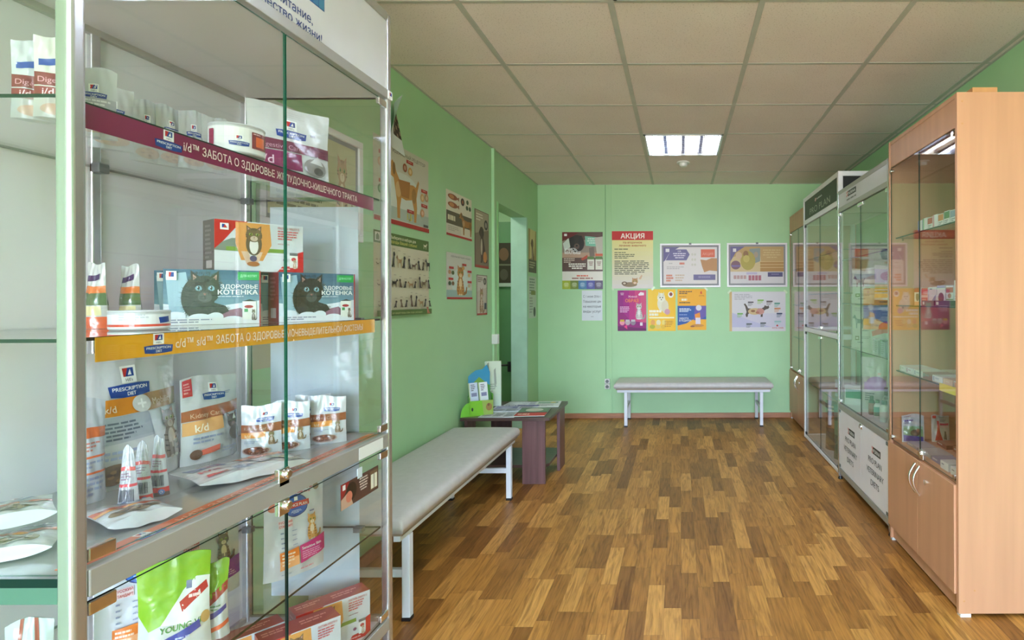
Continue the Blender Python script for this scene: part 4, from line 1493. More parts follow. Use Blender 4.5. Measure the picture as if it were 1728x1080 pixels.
def d_kidney(a):
    asp = .166 / .222
    a.R(.02, .02, .17, .22, (206, 60, 56))
    a.L(.04, .06, .15, .20, 4, (236, 170, 160))
    hills(a, .52, .20, .42, True, asp)
    a.L(.72, .20, .86, .24, 2, (120, 130, 160))
    a.PO([(0, .38), (1, .33), (1, .47), (0, .50)], (168, 92, 50))
    a.T('Kidney Care', .10, .47, .055, (222, 190, 160), wmax=.62)
    a.PO([(0, .51), (.60, .485), (.60, .64), (0, .66)], (224, 164, 96))
    a.T('k/d', .14, .63, .09, (248, 236, 214), b=.02)
    a.PO([(.64, .48), (.97, .46), (.97, .78), (.64, .80)], (186, 190, 198))
    cat_head(a.sub(.66, .46, .96, .68), (98, 92, 88), (150, 140, 132), (60, 56, 54), (120, 130, 70))
    a.E(.82, .72, .14, .09, (104, 98, 94))
    a.PO([(.80, .56), (.84, .49), (.88, .56)], WH)
    a.L(.10, .69, .58, .78, 2, (140, 150, 180))
    a.PO([(.20, .84), (.48, .81), (.48, .88), (.20, .905)], (226, 100, 70))
    a.E(.14, .885, .075, .058, (110, 78, 52))
    a.L(.52, .86, .92, .93, 2, (176, 182, 204))


def d_pouch(c1, c2, dish=(120, 66, 50)):
    def f(a):
        hills(a, .60, .24, .46, True, .095 / .14)
        a.PO([(0, .39), (1, .36), (1, .50), (0, .53)], c1)
        a.T('Kidney Care', .08, .48, .06, lt(c1, .5), wmax=.8)
        a.PO([(0, .53), (.62, .51), (.62, .62), (0, .64)], c2)
        a.T('k/d', .10, .62, .06, (250, 230, 196), b=.02)
        cat_sit(a.sub(.62, .50, .92, .78), (150, 120, 90))
        a.L(.10, .68, .55, .74, 2, (150, 160, 186))
        a.E(.40, .87, .36, .085, lt(dish, .5), 22)
        a.E(.40, .865, .32, .07, dish, 20)
        for i in range(10):
            a.E(.40 + .22 * math.cos(i * 2.2) * (i % 3 + 1) / 3, .86 + .045 * math.sin(i * 2.2) * (i % 3 + 1) / 3, .05, .018, (168, 96, 66) if i % 2 else (90, 48, 40), 7)
    return f


def d_digestive(a):
    asp = 1.0
    for i in range(3):
        a.L(.45, .06 + .03 * i, .8, .075 + .03 * i, 1, (196, 196, 202))
    hills(a, .50, .30, .38, True, asp)
    a.L(.74, .30, .86, .36, 1, (120, 120, 140))
    a.PO([(0, .44), (1, .46), (1, .60), (0, .57)], (112, 42, 74))
    a.T('Digestive Care', .10, .555, .06, (206, 160, 186), wmax=.78)
    a.PO([(0, .585), (.60, .60), (.60, .82), (0, .80)], (136, 30, 92))
    a.T('i/d', .12, .76, .11, (236, 206, 226), b=.01)
    a.E(.78, .74, .16, .12, (150, 146, 148))
    a.PO([(.70, .68), (.82, .58), (.90, .70)], (214, 214, 216))
    a.E(.82, .78, .07, .05, (96, 92, 92))
    a.L(.1, .86, .7, .95, 3, (160, 166, 190))


def d_wet_id(a):
    hills(a, .52, .36, .56, True, .085 / .14)
    a.R(0, .44, 1, .60, (176, 178, 186))
    a.L(.1, .47, .9, .57, 2, (226, 226, 230), 'c')
    a.E(.5, .86, .40, .09, (196, 150, 116), 20)
    for i in range(8):
        a.E(.5 + .3 * math.cos(i * 2.3) * (i % 3 + 1) / 3, .85 + .05 * math.sin(i * 2.3), .07, .022, (216, 160, 110) if i % 2 else (170, 104, 76), 7)


def d_side_id(a):
    a.PO([(.1, .30), (.9, .24), (.9, .33), (.1, .38)], BLU)
    a.R(0, .46, 1, .62, (120, 36, 50))
    a.T('Digestive', .08, .58, .07, (206, 150, 160), wmax=.85)
    a.R(0, .635, 1, .76, (130, 36, 50))
    a.T('i/d', .18, .73, .08, (236, 200, 206), b=.01)
    a.E(.5, .9, .36, .07, (206, 150, 110))


def d_barcode(c):
    def f(a):
        a.R(0, .30, 1, .36, c)
        a.L(.1, .40, .9, .52, 3, (150, 120, 140))
        a.R(0, .56, 1, .60, (206, 70, 80))
        x = .12
        r = a.st['r']
        while x < .86:
            b = r.uniform(.012, .035)
            a.R(x, .64, x + b, .82, (40, 44, 66))
            x += b + r.uniform(.015, .03)
        a.R(0, .86, 1, .93, (214, 66, 60))
        a.R(0, .93, 1, 1, (112, 88, 84))
        a.E(.72, .925, .15, .05, (96, 130, 196))
        a.E(.72, .925, .07, .025, (206, 220, 240))
    return f


def d_urinary(a):
    a.R(0, .36, 1, .46, (206, 112, 56))
    a.R(0, .46, 1, .64, (84, 104, 70))
    a.R(.3, .66, .9, .80, (206, 196, 150))
    a.R(0, .82, 1, 1, (210, 96, 60))
    a.PO([(.2, .20), (.8, .16), (.8, .25), (.2, .29)], (70, 50, 90))


def d_flat_kd(a):
    asp = .26 / .17
    a.PO([(.06, .14), (.40, .06), (.44, .22), (.10, .32)], (30, 70, 150))
    a.L(.12, .14, .38, .24, 2, (216, 224, 240), 'c')
    a.T('k/d', .10, .58, .16, (214, 60, 70), b=.04)
    a.PO([(.50, .10), (1, .04), (1, .24), (.54, .36)], (206, 106, 60))
    a.T('Kidney', .56, .26, .09, (240, 200, 170), wmax=.36)
    a.PO([(.54, .40), (.92, .28), (.96, .62), (.60, .80)], (176, 184, 196))
    a.PO([(.72, .46), (1, .36), (1, .92), (.84, .96)], (156, 170, 140))
    a.R(.10, .76, .28, .86, (206, 60, 66))
    a.L(.34, .70, .58, .90, 3, (150, 160, 190))


def d_flat_wet(a):
    a.R(0, .30, 1, .44, (206, 96, 50))
    a.R(0, .44, .6, .54, (236, 160, 60))
    a.E(.45, .76, .36, .13, (130, 112, 86), 22)
    for i in range(12):
        a.E(.45 + .24 * math.cos(i * 2.3) * (i % 3 + 1) / 3, .76 + .08 * math.sin(i * 2.3) * (i % 3 + 1) / 3, .05, .03, (150, 130, 96) if i % 2 else (90, 76, 60), 7)
    hills(a, .6, .16, .44, True, .1 / .15)


def d_science(panel1, panel2, catc, title):
    def f(a):
        asp = .14 / .235
        a.L(.34, .07, .86, .15, 2, (196, 130, 140), 'c')
        a.E(.86, .085, .055, .04, (150, 130, 110))
        science(a, .50, .255, .20, asp)
        a.E(.14, .22, .09, .045, (206, 120, 100))
        a.R(.20, .38, .42, .46, (232, 200, 204))
        a.T('РУССКИЙ', .31, .41, .022, RED, 'c', wmax=.2, b=.02)
        a.T('СТАНДАРТ', .31, .45, .022, RED, 'c', wmax=.2, b=.02)
        for i in range(4):
            a.L(.22, .50 + .05 * i, .30, .53 + .05 * i, 1, (130, 140, 170))
            a.L(.40, .50 + .05 * i, .54, .52 + .05 * i, 1, (150, 160, 186))
        cat_sit(a.sub(.56, .36, .92, .66), catc, (226, 206, 176))
        a.L(.70, .33, .84, .36, 1, (100, 110, 150))
        a.PO([(.18, .70), (.48, .68), (.48, .87), (.18, .89)], panel1)
        a.PO([(.18, .79), (.48, .77), (.48, .87), (.18, .89)], lt(panel1, .35))
        a.L(.21, .72, .44, .86, 4, lt(panel1, .7))
        a.PO([(.50, .68), (.98, .63), (.98, .82), (.50, .87)], panel2)
        a.T(title, .53, .73, .03, WH, wmax=.42, b=.02)
        a.L(.53, .75, .94, .84, 4, lt(panel2, .55))
        a.L(.50, .92, .85, .95, 1, (220, 150, 160))
        a.L(.20, .93, .46, .955, 1, (170, 176, 190))
    return f


def d_green(a):
    for i in range(8):
        a.PO([(0, .04 * i), (1, .04 * i), (1, .04 * i + .05), (0, .04 * i + .05)], (120 + 4 * i, 176 + 3 * i, 30 + 6 * i))
    a.PO([(0, .0), (1, .0), (1, .22), (.62, .34), (.30, .62), (.14, .66), (0, .50)], (136, 188, 40))
    a.PO([(.62, .34), (.80, .24), (1, .26), (1, .7), (.30, .62)], (232, 236, 232))
    a.PO([(.56, .44), (.95, .30), (.98, .38), (.60, .54)], (190, 50, 50))
    a.L(.64, .40, .92, .46, 1, (240, 210, 206), 'c')
    a.R(.66, .26, .74, .34, (120, 130, 160))
    a.T('YOUNG VIT', .28, .70, .06, (72, 150, 70), w=.66, b=.02, slant=.1)
    a.PO([(.34, .76), (.84, .66), (.86, .74), (.38, .84)], (50, 70, 160))
    a.L(.42, .77, .78, .80, 1, (190, 200, 236), 'c')
    a.L(.36, .87, .80, .96, 4, (160, 166, 160))
    a.E(.93, .66, .07, .06, (196, 160, 100))


def d_greenside(a):
    a.PO([(0, 0), (1, 0), (1, .34), (0, .52)], (128, 180, 50))
    a.PO([(.2, .42), (1, .28), (1, .40), (.2, .56)], (166, 70, 60))
    a.L(.1, .56, .9, .64, 2, (110, 150, 110))
    a.PO([(.05, .68), (.95, .58), (.95, .64), (.05, .76)], (50, 66, 150))
    a.PO([(0, .86), (1, .78), (1, .84), (0, .92)], (226, 110, 70))


# ------------------------------------------------------------------ glass display cabinet with pet food (standing by the side wall)
CX0, CX1, CY0, CY1, CT = -1.425, -.942, .880, 1.865, 2.14
DC = thing('display_cabinet', 'tall glass display cabinet with aluminium frame full of pet food', 'display cabinet', ((CX0 + CX1) / 2, 1.37, 0))
pw = .027
for (x, y) in ((CX1 - pw, CY0), (CX1 - pw, CY1 - pw), (CX0, CY0), (CX0, CY1 - pw)):
    MB().box(x, x + pw, y, y + pw, 0.02, CT).build('post', 'alu', DC, bevel=.0075)
    MB().lathe([(.016, 0), (.018, .004), (.012, .02)], x + pw / 2, y + pw / 2, 14).build('foot', 'black', DC)
MB().box(CX0 + .002, CX0 + .02, 1.362, 1.384, .2, 1.862).build('back_upright', 'alu', DC, bevel=.003)
yi0, yi1, xi0, xi1 = CY0 + pw, CY1 - pw, CX0 + pw, CX1 - pw
# rails: under the header, at the middle, at the bottom, along the top
for z0, z1 in ((1.860, 1.890), (.737, .781), (.145, .185), (CT - .027, CT)):
    MB().box(CX1 - .024, CX1 - (.0 if z0 < 1 else -.002), yi0, yi1, z0, z1).build('front_rail', 'rail', DC, bevel=.002)
for y in (CY0 + .003, CY1 - .024):
    for z0, z1 in ((1.866, 1.884), (.145, .185), (CT - .027, CT)):
        MB().box(xi0, xi1, y, y + .021, z0, z1).build('side_rail', 'rail', DC, bevel=.002)
for z0, z1 in ((1.850, 1.872), (.145, .185), (CT - .027, CT)):
    MB().box(CX0 + .004, CX0 + .022, yi0, yi1, z0, z1).build('back_rail', 'rail', DC, bevel=.002)
MB().box(CX0 + .003, CX0 + .008, yi0, yi1, .185, CT - .027).build('back_panel', 'panel', DC)
MB().box(xi0 - .02, CX1 - .026, yi0 - .02, yi1 + .02, 1.866, 1.872).build('inner_ceiling', 'panel', DC)
MB().box(CX0 + .01, CX1 - .01, CY0 + .01, CY1 - .01, CT - .012, CT - .004).build('top_panel', 'panel', DC)
mb = MB().box(CX1 - .010, CX1 - .004, yi0, yi1, 1.890, CT - .027)
mb.m[-6:] = [1] * 6
a = Art(mb, plane((CX1 - .004 + EPS, yi0, 1.890), (0, 1, 0), (0, 0, 1)), yi1 - yi0, CT - .027 - 1.890, 0)
a.R(.53, -.02, .658, .60, (34, 66, 140))
for i in range(5):
    a.R(.53 + .0256 * i, .60 - .06 * i - .10, .53 + .0256 * (i + 1) - .002, .59, (30 + 8 * i, 90 + 10 * i, 170))
a.T('Правильное питание,', .605, .86, .105, (30, 50, 120), 'r', b=.012)
a.T('продлит качество жизни!', .645, 1.0, .105, (30, 50, 120), 'r', b=.012)
mb.build('header_panel', ['flatp', 'panel'], DC)
for y in (CY0 + .010, CY1 - .016):
    MB().box(xi0, xi1, y, y + .006, 1.884, CT - .027).build('header_side_panel', 'panel', DC)
for z in (1.531, 1.144, .470):
    sh = MB().pane(CX0 + .012, CX1 - .032, yi0 - .01, yi1 + .01, z, z + .006).build('glass_shelf', ['glass', 'gedge_d'], DC)
    for x in (CX0 + .012, CX0 + .37):
        for y in ((yi0 - .012, yi1 - .008) if x < CX0 + .1 else (yi1 - .008,)):
            MB().box(x, x + .03, y, y + .02, z - .010, z + .009).build('shelf_clip', 'greyp', sh, bevel=.002)
    MB().box(CX0 + .012, CX0 + .036, 1.362, 1.388, z - .012, z + .010).build('shelf_clip', 'greyp', sh, bevel=.002)
MB().pane(CX0 + .01, CX1 - .026, CY0 + .004, CY1 - .006, .764, .778).build('base_shelf', ['shelfgrey', 'gedge_d'], DC)
for y in (CY0 + .004, CY1 - .022):
    MB().box(xi0, xi1, y, y + .016, .738, .764).build('side_rail', simple('green_grey_rail', S(78, 116, 98), .4), DC)
MB().box(CX0 + .01, CX1 - .022, CY0 + .006, CY1 - .006, .155, .170).build('floor_panel', 'panel', DC)
for y in (CY0 + .006, CY1 - .011):
    MB().pane(xi0, xi1, y, y + .005, .781, 1.866).build('side_glass', ['glass', 'gedge'], DC)
    MB().pane(xi0, xi1, y, y + .005, .185, .757).build('side_glass', ['glass', 'gedge'], DC)
for z0, z1, lz, hz in ((.792, 1.852, .797, .80), (.190, .728, .722, .70)):
    for k, (y0, y1) in enumerate(((yi0 - .010, 1.368), (1.373, yi1 + .010))):
        dr = MB().pane(CX1 - .010, CX1 - .005, y0, y1, z0, z1).build('glass_door', ['glass', 'gedge' if z0 > .5 else 'gedge_d'], DC)
        yh = yi0 + .001 if k == 0 else yi1 - .046
        for zz in ((z0, z0 + .022), (z1 - .022, z1)):
            MB().box(CX1 - .013, CX1 - .002, yh, yh + .045, *zz).build('hinge', 'chrome', dr, bevel=.002)
        if k == 0:
            q = MB().box(CX1 - .012, CX1 + .000, 1.336, 1.372, lz - .028 if z0 > .5 else lz - .022, lz + .014)
            q.build('lock_plate', 'chrome', dr, bevel=.002)
            MB().tube([(CX1 - .004, 1.356, lz), (CX1 + .010, 1.356, lz), (CX1 + .012, 1.356, lz)], [.011, .011, .008], 16).build('lock', 'chrome', dr)
mb = MB().box(CX1 - .001, CX1 + .0008, 1.668, 1.802, .740, .775)
mb.build('price_label', 'plas', DC)
mb = MB().box(CX1 - .002, CX1 + .0045, 1.838, 1.862, 1.862, 1.888, 0, S(236, 236, 236))
a = Art(mb, plane((CX1 + .0046, 1.838, 1.862), (0, 1, 0), (0, 0, 1)), .024, .026)
a.R(.25, .2, .55, .6, RED); a.PO([(.5, .2), (.78, .2), (.78, .6), (.35, .6)], BLU)
mb.build('sticker', 'flatp', DC)


def shelf_strip(y0, y1, z0, z1, col, txt, lg, t0, t1):
    mb = MB().box(CX1 - .0300, CX1 - .0285, y0, y1, z0, z1, 0, S(*col))
    L, H = y1 - y0, z1 - z0
    a = Art(mb, plane((CX1 - .0285 + EPS, y0, z0), (0, 1, 0), (0, 0, 1)), L, H)
    hills(a, lg, .50, .062 / L * .95, True, L / H * 1.0)
    a.T(txt, t0, .72, .44, (250, 236, 226), 'l', w=t1 - t0, b=.008)
    return mb.build('shelf_strip', 'gloss', DC)


shelf_strip(.912, 1.805, 1.493, 1.533, (134, 26, 78), 'i/d™ ЗАБОТА О ЗДОРОВЬЕ ЖЕЛУДОЧНО-КИШЕЧНОГО ТРАКТА', .19, .225, .895)
shelf_strip(.945, 1.81, 1.108, 1.149, (232, 164, 34), 'c/d™ s/d™ ЗАБОТА О ЗДОРОВЬЕ МОЧЕВЫДЕЛИТЕЛЬНОЙ СИСТЕМЫ', .132, .172, .918)
mb = MB().box(CX1 - .062, CX1 - .022, .912, 1.83, .778, .7792, 0, S(206, 92, 48))
a = Art(mb, plane((CX1 - .022, .912, .7792 + EPS), (0, 1, 0), (-1, 0, 0)), .918, .04)
hills(a, .15, .5, .06, True, .918 / .04)
a.T('k/d™ ЗАБОТА О ЗДОРОВЬЕ ПОЧЕК', .22, .74, .46, (244, 186, 160), 'l', w=.56, b=.008)
mb.build('shelf_strip', 'gloss', DC)

o = MB().box(-1.338, -1.05, CY1 - .0055, CY1 - .0045, .245, 1.515).build('plastic_sheet', 'film')
tag(o, 'tall white plastic sheet standing against the end glass of the food cabinet', 'plastic sheet')

# small printed card taped on the lower door
t = thing('brochure_card', 'small brown photo card taped to the lower glass door', 'card', (CX1 - .004, 1.68, .66))
mb = MB().box(CX1 - .0045, CX1 - .0035, 1.584, 1.780, .622, .694, 0, S(84, 58, 52))
a = Art(mb, plane((CX1 - .0035 + EPS, 1.584, .622), (0, 1, 0), (0, 0, 1)), .196, .072)
a.PO([(0, 0), (.22, 0), (.08, .45), (0, .6)], (150, 36, 40))
a.R(.04, .06, .11, .26, WH)
a.E(.26, .45, .13, .36, (40, 32, 30))
a.PO([(.0, .6), (.2, .4), (.3, 1), (0, 1)], (196, 160, 140))
a.E(.20, .62, .08, .22, (206, 120, 100))
a.L(.44, .14, .72, .70, 5, (216, 200, 190), 'c')
a.R(.76, .10, .97, .9, (120, 96, 70))
for i in range(2):
    a.R(.78 + .1 * i, .25, .86 + .1 * i, .85, (226, 222, 206))
mb.build('card', 'gloss', t)
MB().box(CX1 - .0048, CX1 - .003, 1.666, 1.690, .686, .716).build('tape', 'film', t)

# ---- goods on the upper shelf
z = 1.5375
G = 'pouches on the upper glass shelf'
bag('food_bag', 'white bag with purple band standing at the far end of the upper shelf', 'pet food bag', (-1.12, 1.635, z), R(55), .215, .225, .07, d_digestive, seed=3)
tin('white food tin with wine red and orange label on the upper shelf', -1.01, 1.30, z, .052, .066, ((232, 232, 234), (226, 226, 230)), lambda a: (hills(a, .50, .60, .26, True, 2.2), a.R(.06, .22, .16, .78, (150, 40, 80)), a.R(.66, .22, .94, .78, (136, 60, 66)), a.R(.72, .36, .88, .7, (226, 110, 60)), a.L(.68, .26, .9, .33, 1, (226, 190, 190))), R(42))
for i, (x, y, s) in enumerate(((-1.262, 1.345, 'first grey pouch of the back row on the upper shelf, by the upright'), (-1.242, 1.388, 'second grey pouch of the back row on the upper shelf'), (-1.216, 1.420, 'third grey pouch of the back row on the upper shelf'), (-1.195, 1.462, 'grey pouch of the back row on the upper shelf, half behind the food tin'))):
    bag('food_pouch', s, 'pet food pouch', (x, y, z), R(70), .060, .145, .022, d_wet_id, (206, 208, 212), group=G, seed=10 + i)
bag('food_pouch', 'farther silver pouch of a pair near the front corner post, upper shelf', 'pet food pouch', (-1.232, 1.235, z), R(48), .072, .14, .03, d_wet_id, (210, 212, 216), group=G, seed=21)
bag('food_pouch', 'silver pouch half hidden by the front corner post on the upper shelf', 'pet food pouch', (-1.175, 1.14, z), R(48), .072, .14, .03, d_wet_id, (222, 224, 228), group=G, seed=22)
bag('food_pouch', 'red banded pouch nearest the end glass on the upper shelf', 'pet food pouch', (-1.172, 1.035, z), R(46), .058, .145, .035, d_side_id, (206, 214, 216), group=G, seed=23)
bag('food_pouch', 'red banded pouch just beside the corner post on the upper shelf', 'pet food pouch', (-1.126, 1.030, z), R(46), .058, .150, .035, d_side_id, (222, 224, 216), group=G, seed=24)


# ---- goods on the middle shelf
def art_kitten(a):
    for i in range(8):
        f = i / 7
        a.R(0, i * .09, 1, i * .09 + .10, (int(60 + 60 * f), int(96 + 60 * f), int(124 + 50 * f)))
    a.PO([(0, .62), (.4, .70), (1, .56), (1, 1), (0, 1)], (216, 226, 236))
    a.PO([(.02, .1), (.22, .05), (.28, .75), (.06, .80)], (150, 180, 196))
    a.PO([(.48, .80), (.78, .70), (.86, .80), (.84, .93), (.56, .90)], (150, 104, 128))
    a.E(.34, .52, .17, .38, (44, 42, 42), 24)
    fur(a, .34, .52, .17, .38, ((34, 32, 32), (84, 80, 78), (52, 50, 50), (70, 66, 64)), 130, .055)
    a.PO([(.40, .55), (.62, .66), (.66, .76), (.58, .82), (.38, .80)], (50, 48, 48))
    fur(a, .54, .72, .11, .07, ((36, 34, 34), (88, 84, 82)), 60, .05, 5)
    cat_head(a.sub(.22, .0, .60, .66), (52, 50, 48), (84, 84, 86), (26, 24, 24), (120, 160, 180))
    fur(a, .41, .24, .17, .20, ((36, 34, 34), (92, 88, 86), (60, 56, 54)), 90, .05, 6)
    for x in (.345, .475):
        a.E(x, .335, .030, .044, (130, 170, 186), 14)
        a.E(x, .335, .012, .036, (10, 12, 14), 10)
        a.E(x - .008, .32, .006, .010, WH, 6)
    a.PO([(.395, .43), (.425, .43), (.41, .455)], (150, 100, 100))
    a.E(.30, .74, .07, .09, (60, 58, 58))
    for (x, y, r_) in ((.12, .84, .10), (.36, .88, .12), (.52, .86, .08), (.70, .93, .12)):
        a.E(x, y, r_, .08, (222, 232, 242))
    a.R(.0, .88, 1, 1, (226, 230, 238))
    a.L(.05, .90, .55, .98, 2, (130, 140, 166))
    a.R(.75, .03, .99, .18, (34, 160, 80))
    a.T('ДЛЯ КОТЯТ', .87, .125, .045, (190, 240, 206), 'c', wmax=.18, b=.01)
    a.T('ЗДОРОВЬЕ', .97, .34, .075, WH, 'r', w=.40, b=.02)
    a.T('КОТЕНКА', .97, .45, .085, WH, 'r', w=.43, b=.03)
    a.L(.54, .48, .96, .51, 1, (206, 216, 226))
    a.R(.80, .58, .95, .92, (230, 232, 230))
    a.PO([(.80, .58), (.88, .54), (.95, .58)], (50, 56, 60))
    a.E(.87, .68, .05, .03, (176, 50, 60), 10)
    a.R(.82, .72, .86, .78, (60, 150, 90))
    cat_sit(a.sub(.88, .72, .96, .94), (120, 110, 104))
    a.R(.03, .04, .13, .20, WH)
    a.R(.055, .06, .08, .14, RED)
    a.PO([(.08, .06), (.105, .06), (.105, .14), (.07, .14)], BLU)
    a.R(.985, 0, 1, 1, (170, 36, 44))


def art_boy(a):
    a.R(0, 0, 1, 1, (206, 212, 218))
    a.PO([(.18, .35), (.56, .30), (.60, .62), (.0, .60), (0, .5)], (126, 136, 126))
    a.R(.12, .52, .80, .60, (126, 160, 70))
    a.PO([(0, .62), (1, .60), (1, 1), (0, 1)], (216, 220, 226))
    a.PO([(0, 0), (.36, 0), (.22, .14), (.10, .40), (0, .58)], (196, 34, 38))
    a.PO([(.22, .02), (.60, .02), (.62, .45), (.52, .78), (.44, .78), (.50, .30), (.34, .30), (.36, .78), (.28, .78), (.22, .45)], (222, 156, 84))
    a.PO([(.28, .60), (.36, .60), (.40, .84), (.34, .86)], (222, 190, 166))
    a.PO([(.52, .60), (.46, .60), (.42, .84), (.46, .86)], (222, 190, 166))
    a.E(.42, .44, .09, .24, (110, 92, 74))
    a.E(.42, .48, .05, .17, (230, 228, 224))
    cat_head(a.sub(.31, .06, .53, .42), (120, 98, 76), (210, 190, 170), (70, 54, 44))
    a.E(.41, .85, .07, .05, (176, 112, 66))
    a.E(.41, .74, .04, .06, (96, 80, 120))
    a.T('ПОСТАВЬ ЗАБОТУ О', .69, .10, .045, (196, 66, 70), wmax=.26, b=.01)
    a.L(.69, .13, .95, .34, 4, (206, 96, 100))
    a.L(.69, .40, .90, .44, 1, (186, 150, 160))
    a.PO([(1, .54), (1, 1), (.68, 1), (.74, .88), (.90, .86), (.93, .58)], (196, 34, 38))
    a.R(.83, .62, .93, .90, (228, 230, 226))
    a.R(.83, .58, .93, .64, (110, 112, 116))
    a.E(.88, .72, .03, .04, (190, 60, 66), 10)
    cat_sit(a.sub(.85, .72, .93, .92), (206, 176, 150))
    a.E(.77, .74, .025, .035, (120, 60, 110), 10)
    a.L(.70, .92, .95, .96, 1, (240, 200, 196))
    a.R(.05, .07, .14, .20, WH)
    a.R(.07, .09, .10, .16, BLU)
    a.PO([(.08, .16), (.10, .09), (.125, .16)], RED)


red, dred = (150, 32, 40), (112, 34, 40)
sideA = lambda a: (a.R(.0, 0, 1, 1, (156, 46, 54)), a.L(.2, .1, .8, .6, 6, (196, 120, 120)), a.R(.25, .72, .75, .92, (216, 216, 220)))
topA = lambda a: (a.L(.08, .2, .45, .7, 3, (226, 160, 150)), a.L(.55, .3, .9, .6, 2, (226, 160, 150)))
K = 'red and blue kitten kit boxes'
z = 1.1505
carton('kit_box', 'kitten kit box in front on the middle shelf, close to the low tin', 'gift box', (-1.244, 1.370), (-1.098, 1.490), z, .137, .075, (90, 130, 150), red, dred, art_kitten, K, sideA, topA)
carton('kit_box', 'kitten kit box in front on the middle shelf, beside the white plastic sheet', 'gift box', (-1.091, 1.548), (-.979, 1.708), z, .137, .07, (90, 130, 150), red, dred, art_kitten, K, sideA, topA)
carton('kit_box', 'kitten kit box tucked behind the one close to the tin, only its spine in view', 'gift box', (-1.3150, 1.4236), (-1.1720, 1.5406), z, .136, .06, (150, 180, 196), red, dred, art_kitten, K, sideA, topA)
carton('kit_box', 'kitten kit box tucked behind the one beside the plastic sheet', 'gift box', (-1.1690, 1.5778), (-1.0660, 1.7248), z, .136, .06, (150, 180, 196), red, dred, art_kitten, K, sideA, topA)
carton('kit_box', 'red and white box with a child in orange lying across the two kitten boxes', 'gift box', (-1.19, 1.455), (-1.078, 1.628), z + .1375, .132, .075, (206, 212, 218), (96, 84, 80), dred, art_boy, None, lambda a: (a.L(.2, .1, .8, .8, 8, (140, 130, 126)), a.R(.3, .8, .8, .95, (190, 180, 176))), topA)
tin('white food tin with an orange line on the middle shelf', -1.12, 1.18, z, .048, .040, ((226, 228, 232), (226, 226, 228), (214, 76, 54)), lambda a: (a.PO([(.72, .36), (.90, .30), (.92, .60), (.74, .66)], BLU), a.L(.25, .2, .65, .55, 3, (190, 196, 206))), R(44))
for i, (x, y, s) in enumerate(((-1.262, 1.232, 'slim striped pouch seen edge on behind the low tin, beside the corner post'), (-1.255, 1.30, 'slim striped pouch seen edge on behind the low tin, next to the kit boxes'))):
    bag('food_pouch', s, 'pet food pouch', (x, y, z), R(2 + 6 * i), .052, .142, .042, d_urinary, (206, 206, 204), ((.36, .46, (206, 112, 56)), (.46, .64, (84, 104, 70)), (.82, 1.1, (210, 96, 60))), group='striped pouches on the middle shelf', seed=31 + i, taper=.08, wedge=.3)

# ---- goods on the base shelf
z = .7785
bag('food_bag', 'big white bag with an orange and tan band and a sitting grey cat', 'pet food bag', (-1.325, 1.372, z), R(90), .275, .315, .10, d_kd_mobility, (222, 224, 228), ((.355, .47, (226, 140, 40)),), seed=41, taper=.06, wedge=.16)
bag('food_bag', 'striped white and orange bag behind the corner post on the base shelf', 'pet food bag', (-1.278, 1.218, z), R(80), .082, .22, .05, lambda a: (a.R(0, .28, 1, .38, (206, 104, 60)), a.L(.1, .42, .9, .52, 3, (190, 120, 110)), a.R(0, .55, 1, .57, (220, 110, 70)), a.R(0, .70, 1, .72, (220, 110, 70)), a.L(.1, .60, .9, .68, 2, (150, 160, 190)), a.L(.1, .75, .9, .95, 4, (150, 160, 190))), (206, 212, 224), seed=42)
bag('food_bag', 'white bag with brown and pale orange bands and a red corner patch', 'pet food bag', (-1.287, 1.556, z), R(84), .168, .228, .06, d_kidney, (226, 228, 232), ((.37, .49, (168, 92, 50)),), seed=43, taper=.03)
PG = 'small pouches with brown and orange bands'
for i, (x, y, s) in enumerate(((-1.166, 1.585, 'brown banded pouch with a dish of food, first beside the red cornered bag'), (-1.122, 1.64, 'brown banded pouch with a dish of food, behind the edge of the glass door'), (-1.125, 1.745, 'brown banded pouch mostly hidden between two others'), (-1.066, 1.725, 'brown banded pouch with a dish of food, closest to the white plastic sheet'))):
    bag('food_pouch', s, 'pet food pouch', (x, y, z), R(26), .094, .142, .034, d_pouch((150, 84, 50), (230, 150, 60)), (228, 232, 238), ((.37, .52, (150, 84, 50)),), group=PG, seed=51 + i, taper=.02)
EG = 'slim pouches with bar codes'
for i, (x, y, h_, s) in enumerate(((-1.128, 1.163, .134, 'slim pouch with a bar code standing edge on, nearest the glass door'), (-1.148, 1.214, .130, 'slim pouch standing edge on in the middle of three with bar codes'), (-1.158, 1.264, .130, 'slim pouch with a bar code standing edge on, closest to the sitting cat'))):
    bag('food_pouch', s, 'pet food pouch', (x, y, z), R(24), .038, h_, .026, d_barcode((206, 90, 90)), (204, 206, 216), ((.56, .60, (206, 70, 80)), (.86, .93, (214, 66, 60)), (.93, 1.1, (112, 88, 84))), group=EG, seed=61 + i, taper=.02, wedge=.58)
bag('food_bag', 'flat white bag with red letters lying at the front of the base shelf', 'pet food bag', (-1.02, 1.378, z + .001), R(60), .235, .17, .030, d_flat_kd, (228, 228, 230), lie=True, seed=71)
bag('food_pouch', 'white pouch lying at the front of the base shelf beside the corner post', 'pet food pouch', (-1.02, 1.087, z), R(62), .11, .15, .032, d_flat_wet, (226, 228, 234), lie=True, seed=72, group='lying pouches')
bag('food_pouch', 'white pouch lying near the end glass on the base shelf', 'pet food pouch', (-1.11, .932, z), R(35), .11, .15, .030, d_flat_wet, (222, 228, 232), lie=True, seed=73, group='lying pouches')
bag('food_pouch', 'white pouch with brown food picture lying toward the back of the base shelf', 'pet food pouch', (-1.165, .990, z + .034), R(50), .11, .15, .030, d_flat_wet, (222, 228, 232), lie=True, seed=74, group='lying pouches')

